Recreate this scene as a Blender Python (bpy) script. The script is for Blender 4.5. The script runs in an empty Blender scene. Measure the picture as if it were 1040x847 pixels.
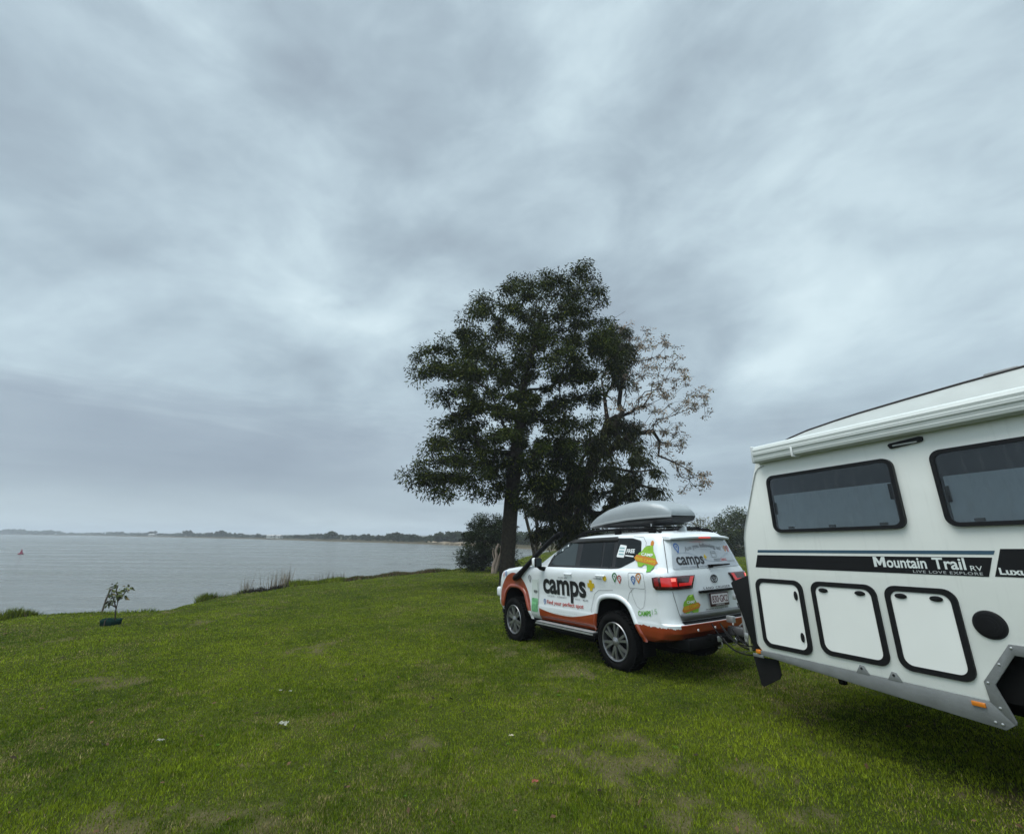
import bpy, bmesh, math, random
import numpy as np
from mathutils import Vector, Matrix, noise as mnoise
random.seed(7); RNG = np.random.default_rng(11)
S = bpy.context.scene; COL = S.collection

# ------------------------------------------------------------------ camera, sky, sun, exposure
W2C = Matrix(((0.999982, 0.0059999, 0.0), (-0.0015315, 0.2552458, 0.9668750), (0.0058011, -0.9668576, 0.2552504)))  # photo axes -> world
CAM = Vector((0, 0, 1.75)); FOC = 455.0
cam_data = bpy.data.cameras.new('camera'); cam = bpy.data.objects.new('camera', cam_data); COL.objects.link(cam)
cam_data.sensor_width = 36; cam_data.sensor_fit = 'HORIZONTAL'; cam_data.lens = 36*FOC/1040
cam_data.clip_start = 0.05; cam_data.clip_end = 8000
cx_, cy_, cz_ = W2C @ Vector((1, 0, 0)), W2C @ Vector((0, -1, 0)), W2C @ Vector((0, 0, -1))
cam.matrix_world = Matrix.Translation(CAM) @ Matrix((cx_, cy_, cz_)).transposed().to_4x4()
S.camera = cam

SUN_EL, SUN_AZ = 68.0, 250.0          # degrees; azimuth clockwise from +Y
w = bpy.data.worlds.new('World'); S.world = w; w.use_nodes = True
nt = w.node_tree; nt.nodes.clear()
def N(nt, typ, **kw):
    n = nt.nodes.new(typ)
    for k, v in kw.items(): setattr(n, k, v)
    return n
def M2(nt, op, a, b=None, c=None, clamp=False):
    n = nt.nodes.new('ShaderNodeMath'); n.operation = op; n.use_clamp = clamp
    for i, v in enumerate((a, b, c)):
        if v is None: continue
        if isinstance(v, (int, float)): n.inputs[i].default_value = v
        else: nt.links.new(v, n.inputs[i])
    return n.outputs[0]
def MIX(nt, f, a, b):
    n = nt.nodes.new('ShaderNodeMix'); n.data_type = 'RGBA'; n.clamp_factor = True
    for i, v in ((0, f), (6, a), (7, b)):
        if isinstance(v, (int, float)): n.inputs[i].default_value = v
        elif isinstance(v, (tuple, list)): n.inputs[i].default_value = (*v[:3], 1)
        else: nt.links.new(v, n.inputs[i])
    return n.outputs[2]
def RAMP(nt, v, stops):
    n = nt.nodes.new('ShaderNodeValToRGB'); cr = n.color_ramp
    while len(cr.elements) > 1: cr.elements.remove(cr.elements[-1])
    for i, (p, c) in enumerate(stops):
        e = cr.elements[0] if i == 0 else cr.elements.new(p)
        e.position = p; e.color = (*c, 1) if isinstance(c, (tuple, list)) else (c, c, c, 1)
    nt.links.new(v, n.inputs[0]); return n.outputs[0]
def NOISE(nt, vec, scale, detail=4, rough=.55, dist=0, dim='3D'):
    n = nt.nodes.new('ShaderNodeTexNoise'); n.noise_dimensions = dim
    n.inputs['Scale'].default_value = scale; n.inputs['Detail'].default_value = detail
    n.inputs['Roughness'].default_value = rough; n.inputs['Distortion'].default_value = dist
    if vec is not None: nt.links.new(vec, n.inputs['Vector'])
    return n.outputs[0]
def MAPV(nt, vec, scale=(1,1,1), rot=(0,0,0), loc=(0,0,0)):
    n = nt.nodes.new('ShaderNodeMapping'); n.inputs['Scale'].default_value = scale
    n.inputs['Rotation'].default_value = rot; n.inputs['Location'].default_value = loc
    nt.links.new(vec, n.inputs['Vector']); return n.outputs[0]

sky = N(nt, 'ShaderNodeTexSky', sky_type='NISHITA', sun_disc=False)
sky.sun_elevation = math.radians(SUN_EL); sky.sun_rotation = math.radians(SUN_AZ)
tc = N(nt, 'ShaderNodeTexCoord'); sep = N(nt, 'ShaderNodeSeparateXYZ'); nt.links.new(tc.outputs['Generated'], sep.inputs[0])
X, Y, Zc = sep.outputs
zz = M2(nt, 'ADD', M2(nt, 'MAXIMUM', Zc, 0.0), 0.42)
comb = N(nt, 'ShaderNodeCombineXYZ')                       # the cloud deck as a flat layer overhead
nt.links.new(M2(nt, 'DIVIDE', X, zz), comb.inputs[0]); nt.links.new(M2(nt, 'DIVIDE', Y, zz), comb.inputs[1])
deck = comb.outputs[0]
dome = MAPV(nt, tc.outputs['Generated'], (1.0, 1.0, 1.45), (0, .35, 0))
n1 = NOISE(nt, MAPV(nt, dome, (.95, 1, 1.15), (0, .5, 0), (4.6, 2.2, 1.0)), 2.6, 7, .50, .35)
n2 = NOISE(nt, MAPV(nt, dome, (.9, 1, 1.3), (0, .6, 0), (9.3, 4.2, 0)), 7.0, 8, .56, .45)
n3 = NOISE(nt, MAPV(nt, dome, (1, 1, 1), (0, 0, -.3), (6.2, 2.7, 0)), 1.3, 2, .5, 0)
cl = M2(nt, 'ADD', M2(nt, 'MULTIPLY', n1, .74), M2(nt, 'ADD', M2(nt, 'MULTIPLY', n2, .22), M2(nt, 'MULTIPLY', n3, .26)))
ccol = RAMP(nt, cl, [(.44, (.172, .212, .247)), (.55, (.216, .270, .307)), (.63, (.260, .322, .360)), (.70, (.305, .375, .410)), (.80, (.37, .447, .475))])
# low bank of flatter, darker cloud near the skyline
az = N(nt, 'ShaderNodeCombineXYZ'); nt.links.new(X, az.inputs[0]); nt.links.new(M2(nt, 'MULTIPLY', Zc, 5.5), az.inputs[1])
n4 = NOISE(nt, az.outputs[0], 2.4, 7, .58, .4)
low = RAMP(nt, n4, [(.36, (.165, .207, .245)), (.50, (.218, .270, .308)), (.60, (.275, .338, .372)), (.70, (.36, .435, .465))])
fl = RAMP(nt, Zc, [(.02, 1.0), (.30, 0.0)])
ccol = MIX(nt, M2(nt, 'MULTIPLY', fl, .85), ccol, low)
# a darker, flatter bank low on the left over the lake
bk = M2(nt, 'MULTIPLY', RAMP(nt, M2(nt, 'ADD', Zc, M2(nt, 'MULTIPLY', M2(nt, 'SUBTRACT', n4, .5), .16)), [(.02, 0.0), (.10, 1.0), (.20, 1.0), (.27, 0.0)]), RAMP(nt, M2(nt, 'MULTIPLY', X, -1.0), [(-.12, 0.0), (.35, 1.0)]))
ccol = MIX(nt, M2(nt, 'MULTIPLY', bk, .60), ccol, (.145, .175, .215))
# brighter overhead and behind, where the photograph does not look
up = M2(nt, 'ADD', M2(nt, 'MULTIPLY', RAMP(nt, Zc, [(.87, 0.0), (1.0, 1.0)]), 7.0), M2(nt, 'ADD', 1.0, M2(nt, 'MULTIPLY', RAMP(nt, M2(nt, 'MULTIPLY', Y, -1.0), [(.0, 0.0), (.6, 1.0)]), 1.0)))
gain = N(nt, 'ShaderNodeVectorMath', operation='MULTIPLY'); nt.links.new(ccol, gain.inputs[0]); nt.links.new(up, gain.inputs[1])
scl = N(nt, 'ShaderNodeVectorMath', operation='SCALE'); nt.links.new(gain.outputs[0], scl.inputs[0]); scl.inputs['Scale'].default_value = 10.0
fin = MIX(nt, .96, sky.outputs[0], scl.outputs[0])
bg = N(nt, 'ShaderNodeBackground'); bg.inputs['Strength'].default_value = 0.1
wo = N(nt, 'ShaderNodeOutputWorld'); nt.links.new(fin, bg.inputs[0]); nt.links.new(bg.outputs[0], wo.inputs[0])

sun_d = bpy.data.lights.new('sun', 'SUN'); sun_d.energy = 1.4; sun_d.angle = math.radians(45); sun_d.color = (1, .97, .92)
sun = bpy.data.objects.new('sun', sun_d); COL.objects.link(sun)
sd = Vector((math.sin(math.radians(SUN_AZ))*math.cos(math.radians(SUN_EL)), math.cos(math.radians(SUN_AZ))*math.cos(math.radians(SUN_EL)), math.sin(math.radians(SUN_EL))))
sun.rotation_euler = sd.to_track_quat('Z', 'Y').to_euler()
S.view_settings.view_transform = 'Standard'; S.view_settings.look = 'None'; S.view_settings.gamma = 1
S.view_settings.exposure = 0.95; S.view_settings.use_curve_mapping = False
S.cycles.max_bounces = 6; S.cycles.transparent_max_bounces = 16; S.cycles.volume_bounces = 0

# ------------------------------------------------------------------ helpers
def mat(name, col=(.5,.5,.5), rough=.5, metal=0, spec=.5, bump=None, var=0, coat=0, emis=None, trans=0, ior=1.45, vscale=6):
    m = bpy.data.materials.new(name); m.use_nodes = True; t = m.node_tree; b = t.nodes['Principled BSDF']
    b.inputs['Base Color'].default_value = (*col, 1); b.inputs['Roughness'].default_value = rough
    b.inputs['Metallic'].default_value = metal; b.inputs['Specular IOR Level'].default_value = spec
    b.inputs['Coat Weight'].default_value = coat; b.inputs['Coat Roughness'].default_value = .05
    b.inputs['Transmission Weight'].default_value = trans; b.inputs['IOR'].default_value = ior
    if emis: b.inputs['Emission Color'].default_value = (*emis[0], 1); b.inputs['Emission Strength'].default_value = emis[1]
    tcn = t.nodes.new('ShaderNodeTexCoord')
    if var:
        f = NOISE(t, tcn.outputs['Object'], vscale, 5, .6)
        c = MIX(t, RAMP(t, f, [(.3, 0.0), (.7, 1.0)]), tuple(x*(1-var) for x in col), tuple(min(1, x*(1+var)) for x in col))
        t.links.new(c, b.inputs['Base Color'])
    if bump:
        sc, st, dist = bump
        bn = t.nodes.new('ShaderNodeBump'); bn.inputs['Strength'].default_value = st; bn.inputs['Distance'].default_value = dist
        t.links.new(NOISE(t, tcn.outputs['Object'], sc, 4, .6), bn.inputs['Height']); t.links.new(bn.outputs[0], b.inputs['Normal'])
    return m
def link(name, me, m=None, parent=None):
    o = bpy.data.objects.new(name, me); COL.objects.link(o)
    if m is not None:
        for mm in (m if isinstance(m, (list, tuple)) else [m]): me.materials.append(mm)
    if parent is not None: o.parent = parent
    return o
def tag(o, label=None, cat=None, group=None, kind=None):
    if label: o['label'] = label
    if cat: o['category'] = cat
    if group: o['group'] = group
    if kind: o['kind'] = kind
    return o
def empty(name, loc=(0,0,0), mw=None):
    o = bpy.data.objects.new(name, None); COL.objects.link(o); o.empty_display_size = .2
    if mw is not None: o.matrix_world = mw
    else: o.location = loc
    return o
def npmesh(name, V, F, colors=None, smooth=False):
    """V (n,3); F (m,k) constant polygon size"""
    V = np.asarray(V, np.float32); F = np.asarray(F, np.int32); me = bpy.data.meshes.new(name)
    k = F.shape[1]; me.vertices.add(len(V)); me.vertices.foreach_set('co', V.ravel())
    me.loops.add(F.size); me.loops.foreach_set('vertex_index', F.ravel())
    me.polygons.add(len(F)); me.polygons.foreach_set('loop_start', np.arange(0, F.size, k, dtype=np.int32))
    try: me.polygons.foreach_set('loop_total', np.full(len(F), k, np.int32))
    except Exception: pass
    if smooth: me.polygons.foreach_set('use_smooth', np.ones(len(F), bool))
    if colors is not None:
        a = me.color_attributes.new('col', 'FLOAT_COLOR', 'POINT')
        c = np.ones((len(V), 4), np.float32); c[:, :3] = colors; a.data.foreach_set('color', c.ravel())
    me.update(calc_edges=True); me.validate(); return me
class MB:
    """collects shapes into one mesh"""
    def __init__(s): s.v = []; s.f = []; s.mi = []
    def add(s, vs, fs, mi=0):
        o = len(s.v); s.v += [tuple(v) for v in vs]; s.f += [tuple(i+o for i in f) for f in fs]; s.mi += [mi]*len(fs); return s
    def box(s, c, d, rot=None, mi=0):
        x, y, z = (q/2 for q in d); vs = [Vector((a*x, b*y, e*z)) for a in (-1,1) for b in (-1,1) for e in (-1,1)]
        if rot is not None: vs = [rot @ v for v in vs]
        return s.add([v+Vector(c) for v in vs], [(0,1,3,2),(4,6,7,5),(0,4,5,1),(2,3,7,6),(0,2,6,4),(1,5,7,3)], mi)
    def tube(s, pts, r, n=8, mi=0, cap=True):
        pts = [Vector(p) for p in pts]; rs = r if isinstance(r, (list, tuple)) else [r]*len(pts)
        vs = []; fs = []; up = None
        for i, p in enumerate(pts):
            d = (pts[min(i+1, len(pts)-1)] - pts[max(i-1, 0)]).normalized()
            if up is None: up = d.orthogonal().normalized()
            else:
                up = (up - d*up.dot(d)); up = up.normalized() if up.length > 1e-6 else d.orthogonal().normalized()
            sd_ = d.cross(up)
            for k in range(n):
                a = 2*math.pi*k/n; vs.append(p + (up*math.cos(a)+sd_*math.sin(a))*rs[i])
        for i in range(len(pts)-1):
            for k in range(n):
                a, b = i*n+k, i*n+(k+1)%n; fs.append((a, b, b+n, a+n))
        if cap: fs.append(tuple(range(n))[::-1]); fs.append(tuple(range((len(pts)-1)*n, len(pts)*n)))
        return s.add(vs, fs, mi)
    def lathe(s, prof, c, axis='Y', n=32, mi=0, ang=2*math.pi):
        """prof: (radius, offset along axis)"""
        c = Vector(c); vs = []; fs = []
        for r, h in prof:
            for k in range(n):
                a = ang*k/n; p = {'Y': (r*math.cos(a), h, r*math.sin(a)), 'Z': (r*math.cos(a), r*math.sin(a), h), 'X': (h, r*math.cos(a), r*math.sin(a))}[axis]
                vs.append(c+Vector(p))
        for i in range(len(prof)-1):
            for k in range(n): a, b = i*n+k, i*n+(k+1)%n; fs.append((a, a+n, b+n, b))
        return s.add(vs, fs, mi)
    def prism(s, poly, a, b, f, mi=0):
        """poly 2D outline; f(u,v,w)->3D; extruded from w=a to w=b"""
        n = len(poly); vs = [f(u, v, a) for u, v in poly]+[f(u, v, b) for u, v in poly]
        return s.add(vs, [tuple(range(n))[::-1], tuple(range(n, 2*n))]+[(i, (i+1) % n, n+(i+1) % n, n+i) for i in range(n)], mi)
    def build(s, name, m=None, parent=None, smooth=False, bevel=0, seg=2, weld=False, angle=35):
        me = bpy.data.meshes.new(name); me.from_pydata([tuple(v) for v in s.v], [], s.f)
        bm = bmesh.new(); bm.from_mesh(me)
        for f, i in zip(bm.faces, s.mi): f.material_index = i
        if weld: bmesh.ops.remove_doubles(bm, verts=bm.verts, dist=1e-5)
        bmesh.ops.recalc_face_normals(bm, faces=bm.faces)
        if bevel:
            es = [e for e in bm.edges if len(e.link_faces) == 2 and e.calc_face_angle(0) > math.radians(30)]
            bmesh.ops.bevel(bm, geom=es, offset=bevel, segments=seg, affect='EDGES', clamp_overlap=True, profile=.5)
        if smooth or bevel:
            for f in bm.faces: f.smooth = True
            for e in bm.edges:
                if len(e.link_faces) == 2 and e.calc_face_angle(0) > math.radians(angle): e.smooth = False
        bm.to_mesh(me); bm.free()
        return link(name, me, m, parent)
def rrect(x0, y0, x1, y1, r, n=5):
    out = []
    for cx, cy, a0 in ((x1-r, y1-r, 0), (x0+r, y1-r, 90), (x0+r, y0+r, 180), (x1-r, y0+r, 270)):
        for k in range(n+1):
            a = math.radians(a0+90*k/n); out.append((cx+r*math.cos(a), cy+r*math.sin(a)))
    return out
def ray(px, py): return W2C @ Vector(((px-520)/FOC, (py-423.5)/FOC, 1))
def at(px, py, d):
    """world point seen at photo pixel (px,py) whose world y is d"""
    r = ray(px, py); return CAM + r*(d/r.y)

# ------------------------------------------------------------------ terrain
LAKE = -1.65
def base_h(x, y):
    p = -.0139+.0279*x-.0272*y
    F = np.where(x >= -2, -.72, np.where(x <= -24, -1.3, -.72+(x+2)/22*.58))
    k = .22; h = np.logaddexp(p/k, F/k)*k
    # the lawn levels out on the right
    return np.minimum(h, .25+.0*x) if False else h
def hit(px, py, h=0):
    r = ray(px, py); t_ = 2.0
    for _ in range(400):
        p = CAM+r*t_; g = float(base_h(np.float64(p.x), np.float64(p.y)))+h
        if p.z-g < .003: break
        t_ += max(.002, (p.z-g)*1.0)
    return p
near_px = [(-330,700),(-150,655),(0,627),(50,621.5),(110,620),(160,618),(205,609),(240,602.5),(262,600),(300,594),(330,590.5),(370,586.5),(400,583.5),(430,581),(455,579),(470,577.5),(495,575)]
SH = [(hit(a, b).x, hit(a, b).y) for a, b in near_px]
def azp(px, d): r = ray(px, 543); return (r.x/r.y*d, d)
SH += [azp(515, 42), azp(530, 56), azp(560, 80), azp(585, 88), azp(575, 102)]
NEAR_N = len(near_px)
FS = [(556,112),(540,121),(480,150),(450,166),(400,195),(340,230),(260,310),(200,380),(100,560),(0,690),(-200,800),(-500,900)]
SHF = [azp(a, b) for a, b in FS]
land = [(-60, -60), (-40, -3)] + SH + SHF + [(-2500, 900), (-2500, 3200), (3200, 3200), (3200, -3200), (-60, -3200)]
LP = np.array(land); 
def pip(x, y):
    ins = np.zeros(x.shape, bool); n = len(LP)
    for i in range(n):
        x1, y1 = LP[i]; x2, y2 = LP[(i+1) % n]
        if y1 == y2: continue
        c = ((y1 > y) != (y2 > y)) & (x < (x2-x1)*(y-y1)/(y2-y1)+x1); ins ^= c
    return ins
def sdist(x, y):
    d = np.full(x.shape, 1e9)
    for i in range(0, 2+len(SH)+len(SHF)):
        x1, y1 = LP[i]; x2, y2 = LP[i+1]; dx, dy = x2-x1, y2-y1; L = dx*dx+dy*dy
        t_ = np.clip(((x-x1)*dx+(y-y1)*dy)/L, 0, 1); d = np.minimum(d, np.hypot(x-x1-t_*dx, y-y1-t_*dy))
    return np.where(pip(x, y), d, -d)
def vnoise(x, y, s, seed=0):
    """cheap smooth value noise, vectorised"""
    r = np.random.default_rng(seed); T = r.random((256, 256)); u, v = x*s+1000, y*s+1000
    i, j = np.floor(u).astype(int), np.floor(v).astype(int); a, b = u-i, v-j; a = a*a*(3-2*a); b = b*b*(3-2*b); i %= 255; j %= 255
    return (T[i, j]*(1-a)+T[i+1, j]*a)*(1-b)+(T[i, j+1]*(1-a)+T[i+1, j+1]*a)*b
def height(x, y):
    s = sdist(x, y)+(vnoise(x, y, .8, 5)-.5)*.5; h = base_h(x, y)
    r = np.hypot(x, y)
    h = h+(vnoise(x, y, .35, 1)-.5)*.05+(vnoise(x, y, 1.3, 2)-.5)*.03
    far = np.clip((r-95)/120, 0, 1); h = h*(1-far)+(-1.15+.25*vnoise(x, y, .02, 3))*far
    t_ = np.clip((s+1.0)/1.5, 0, 1); t_ = t_*t_*(3-2*t_)
    return np.where(s > .5, h, (LAKE-.6)+(h-(LAKE-.6))*t_)
th = np.concatenate([np.arange(-62, 62, .28), np.arange(62, 298, 4.0)]); th = np.radians(th)
rr = [0.0, .4]
while rr[-1] < 3000: rr.append(rr[-1]*1.022+.02)
rr = np.array(rr); TH, RR = np.meshgrid(th, rr); gx, gy = RR*np.sin(TH), RR*np.cos(TH)
gz = height(gx.ravel(), gy.ravel()); nth = len(th)
ii = np.arange(len(rr)-1)[:, None]*nth; jj = np.arange(nth)[None, :]; j2 = (jj+1) % nth
F = np.stack([(ii+jj), (ii+nth+jj), (ii+nth+j2), (ii+j2)], -1).reshape(-1, 4)
gm = bpy.data.materials.new('lawn_soil'); gm.use_nodes = True; t = gm.node_tree; b = t.nodes['Principled BSDF']
b.inputs['Roughness'].default_value = 1.0; b.inputs['Specular IOR Level'].default_value = 0.0
g = N(t, 'ShaderNodeNewGeometry').outputs['Position']
a1 = NOISE(t, g, .45, 5, .6); a2 = NOISE(t, g, 3.5, 5, .7); a3 = NOISE(t, g, 40, 3, .7)
c1 = MIX(t, RAMP(t, a1, [(.38, 0.0), (.62, 1.0)]), (.040, .052, .012), (.075, .088, .018))
c1 = MIX(t, RAMP(t, a3, [(.3, 0.0), (.75, 1.0)]), c1, (.016, .020, .007))
c1 = MIX(t, RAMP(t, a2, [(.60, 0.0), (.72, .7)]), c1, (.105, .085, .045))
sepg = N(t, 'ShaderNodeSeparateXYZ'); t.links.new(g, sepg.inputs[0])
rxy = N(t, 'ShaderNodeVectorMath', operation='LENGTH'); t.links.new(g, rxy.inputs[0])
c1 = MIX(t, RAMP(t, M2(t, 'MULTIPLY', rxy.outputs['Value'], .004), [(.36, 0.0), (.46, 1.0)]), c1, (.055, .050, .032))
vb = t.nodes.new('ShaderNodeVertexColor'); vb.layer_name = 'col'
c1 = MIX(t, vb.outputs[0], c1, MIX(t, RAMP(t, a3, [(.35, 0.0), (.65, 1.0)]), (.060, .048, .026), (.135, .110, .060)))
shore = RAMP(t, M2(t, 'MULTIPLY', M2(t, 'SUBTRACT', -1.28, sepg.outputs[2]), 4.0, clamp=True), [(0, 0.0), (.6, 1.0)])
c1 = MIX(t, shore, c1, (.085, .070, .048)); t.links.new(c1, b.inputs['Base Color'])
bn = t.nodes.new('ShaderNodeBump'); bn.inputs['Strength'].default_value = .8; bn.inputs['Distance'].default_value = .02
t.links.new(a3, bn.inputs['Height']); t.links.new(bn.outputs[0], b.inputs['Normal'])
def bare_mask(x, y): return np.clip((vnoise(x, y, 1.1, 31)*.5+vnoise(x, y, 3.7, 32)*.3+vnoise(x, y, 9, 36)*.2-np.where((x < -.5) & (y < 5), .65, .70))*8, 0, .6)
o = link('ground', npmesh('ground', np.stack([gx.ravel(), gy.ravel(), gz], 1), F, smooth=True, colors=np.repeat(bare_mask(gx.ravel(), gy.ravel())[:, None], 3, 1)), gm); tag(o, kind='structure')

# lake
lm = bpy.data.materials.new('lake_water'); lm.use_nodes = True; t = lm.node_tree; b = t.nodes['Principled BSDF']
b.inputs['Base Color'].default_value = (.11, .12, .112, 1); b.inputs['Roughness'].default_value = .24; b.inputs['IOR'].default_value = 1.33
g = N(t, 'ShaderNodeNewGeometry').outputs['Position']
w1 = NOISE(t, MAPV(t, g, (.55, 1.8, 1), (0, 0, .18)), 1.5, 5, .62, .4); w2 = NOISE(t, MAPV(t, g, (.07, .36, 1), (0, 0, .1)), 1.0, 4, .6, .3)
wp = NOISE(t, MAPV(t, g, (.03, .22, 1), (0, 0, .06)), 1.0, 6, .7, .4); t.links.new(RAMP(t, wp, [(.35, .08), (.65, .34)]), b.inputs['Roughness'])
hh = M2(t, 'ADD', M2(t, 'MULTIPLY', w1, .42), M2(t, 'MULTIPLY', w2, 1.3))
bn = t.nodes.new('ShaderNodeBump'); bn.inputs['Strength'].default_value = 1.0; bn.inputs['Distance'].default_value = .9
t.links.new(hh, bn.inputs['Height']); t.links.new(bn.outputs[0], b.inputs['Normal'])
mb = MB(); mb.add([(-3500, -3500, LAKE), (3500, -3500, LAKE), (3500, 3500, LAKE), (-3500, 3500, LAKE)], [(0, 1, 2, 3)])
o = mb.build('lake_water', lm); tag(o, kind='structure')
def gh(x, y): return float(height(np.array([x]), np.array([y]))[0])
def gpt(px, py, lift=0):
    p = hit(px, py); return Vector((p.x, p.y, gh(p.x, p.y)+lift))
# ------------------------------------------------------------------ lawn
leafm = {}
def leaf_mat(name, rough=.6, transl=.25, spec=.25):
    m = bpy.data.materials.new(name); m.use_nodes = True; t = m.node_tree; b = t.nodes['Principled BSDF']
    a = t.nodes.new('ShaderNodeVertexColor'); a.layer_name = 'col'; t.links.new(a.outputs[0], b.inputs['Base Color'])
    b.inputs['Roughness'].default_value = rough; b.inputs['Specular IOR Level'].default_value = spec
    if transl:
        tr = t.nodes.new('ShaderNodeBsdfTranslucent'); t.links.new(a.outputs[0], tr.inputs[0])
        mx = t.nodes.new('ShaderNodeMixShader'); mx.inputs[0].default_value = transl
        t.links.new(b.outputs[0], mx.inputs[1]); t.links.new(tr.outputs[0], mx.inputs[2]); t.links.new(mx.outputs[0], t.nodes['Material Output'].inputs[0])
    return m
GM = leaf_mat('grass_blades', .7, .34, .06)
def blades(name, x, y, h, wd, col, lean=.6, m=GM, z=None, n=None):
    n = len(x); z = height(x, y) if z is None else z
    a = RNG.random(n)*2*np.pi; la = RNG.random(n)*2*np.pi; ln = h*lean*RNG.random(n)
    V = np.empty((n, 3, 3), np.float32); dx, dy = np.cos(a)*wd/2, np.sin(a)*wd/2
    V[:, 0] = np.stack([x-dx, y-dy, z-.004], 1); V[:, 1] = np.stack([x+dx, y+dy, z-.004], 1)
    V[:, 2] = np.stack([x+np.cos(la)*ln, y+np.sin(la)*ln, z+h], 1)
    C = np.repeat(col[:, None, :], 3, 1); 
    return link(name, npmesh(name, V.reshape(-1, 3), np.arange(n*3).reshape(-1, 3), C.reshape(-1, 3)), m)
def grass_col(x, y, n):
    p1 = vnoise(x, y, .35, 21); p2 = vnoise(x, y, 1.4, 22); p3 = vnoise(x, y, 5, 23); p4 = vnoise(x, y, .9, 24)
    p5 = vnoise(x, y, 13, 25); t_ = np.clip(1.5*(.28*p1+.26*p2+.20*p3+.26*p5-.5)+.5+RNG.normal(0, .17, n), 0, 1)[:, None]
    dark = np.array([.046, .090, .006]); lite = np.array([.262, .318, .020]); straw = np.array([.34, .28, .12])
    c = dark*(1-t_)+lite*t_
    s = (RNG.random(n) < np.clip((p4*.6+p3*.4-.53)*2.0*np.where(y < 9, 1.0, .6), .025, .5))[:, None]; c = np.where(s, straw*(.5+.6*RNG.random((n, 1))), c)
    return c*(.45+1.1*RNG.random((n, 1))**1.2)
n = 1500000
u = RNG.random(n); r0, r1 = 1.9, 62.0
r = np.exp(np.log(r0)+u*(np.log(r1)-np.log(r0)))          # density falls with distance
keep = RNG.random(n) < np.clip(.28+r/9, 0, 1)              # thin out the very nearest
a_ = np.radians(RNG.uniform(-56, 56, n)); x, y = r*np.sin(a_), r*np.cos(a_)
bare = bare_mask(x, y); sd_ = sdist(x, y)
keep &= (RNG.random(n) > bare) & (sd_ > .1)
x, y, r = x[keep], y[keep], r[keep]; n = len(x)
tuf = vnoise(x, y, 1.8, 33)*.35+vnoise(x, y, 7, 34)*.35+vnoise(x, y, 15, 35)*.3
h = (.008+.044*np.clip(tuf-.25, 0, 1)**1.3+.012*RNG.random(n)**2)*(1+.012*r); wd = .0028+.0011*r
o = blades('grass', x, y, h, wd, grass_col(x, y, n), .9); tag(o, kind='stuff', label='mown green lawn with worn straw patches', cat='grass')

def band_pts(n, pa, pb, inland=(-.3, .8), spread=.0):
    """points along the shoreline between photo columns pa and pb"""
    P = [q for q in SH[:NEAR_N]]; px = np.array([p[0] for p in near_px], float); t_ = RNG.uniform(pa, pb, n)
    xs = np.interp(t_, px, [p[0] for p in P]); ys = np.interp(t_, px, [p[1] for p in P])
    d = RNG.uniform(*inland, n); nrm = np.stack([xs*0+.45, ys*0-.9], 1)
    return xs+nrm[:, 0]*d+RNG.normal(0, spread+.05, n), ys+nrm[:, 1]*d+RNG.normal(0, spread+.05, n)
def clumpy(x, y, s, thr, seed): k = vnoise(x, y, s, seed) > thr; return x[k], y[k]
# long unmown grass on the lip of the bank
x, y = band_pts(60000, -300, 500, (-.55, .55)); k = vnoise(x, y, .5, 41)
h = (.04+.35*np.clip(k-.35, 0, 1)*RNG.random(len(x))); c = grass_col(x, y, len(x))*.8
o = blades('bank_grass', x, y, h, .02+.02*RNG.random(len(x)), c, .8); tag(o, kind='stuff', label='longer unmown grass along the lip of the lake bank', cat='grass')
# thick tufts at the far left and middle of the bank
for pa, pb, hh, lab in ((-14, 44, .42, 'thick green grass tuft on the bank at the left edge of the lawn'), (202, 256, .34, 'thick green grass tuft on the bank left of the dry reeds')):
    x, y = band_pts(5200, pa, pb, (-.5, .5)); h = hh*(.45+.75*RNG.random(len(x)))
    t_ = (x-x.min())/(x.max()-x.min()); h *= np.sin(np.pi*np.clip(t_, .06, .94))**.6
    o = blades('grass_tuft', x, y, h, .03+.02*RNG.random(len(x)), grass_col(x, y, len(x))*.62, .7); tag(o, lab, 'grass tuft')
x, y = band_pts(5200, 292, 345, (-.25, .9), .1); h = .10+.30*RNG.random(len(x))*vnoise(x, y, .7, 61)
o = blades('grass_mound', x, y, h, .03+.02*RNG.random(len(x)), grass_col(x, y, len(x))*.8, .7); tag(o, 'low green grass mound on the bank between the reeds and the brown scrub', 'grass tuft')
# dry reeds
x, y = band_pts(1500, 246, 292, (-.25, .45)); k = RNG.random(len(x)) < .5+.5*np.sin(x*5); x, y = x[k], y[k]
n = len(x); h = RNG.uniform(.3, 1.0, n)**1.2*1.35; c = np.array([.27, .22, .16])*(.4+.8*RNG.random((n, 1)))
o = blades('dry_reeds', x, y, h, np.full(n, .030), c, .28); tag(o, kind='stuff', label='thin dry brown reeds standing on the lake bank', cat='reeds')
x, y = band_pts(260, 305, 350, (-.3, .4)); n = len(x); 
o = blades('dry_reeds', x, y, RNG.uniform(.2, .8, n), np.full(n, .025), np.array([.15, .12, .085])*(.5+.8*RNG.random((n, 1))), .3); tag(o, kind='stuff', label='sparse dry reeds beside the brown scrub on the bank', cat='reeds')
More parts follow.
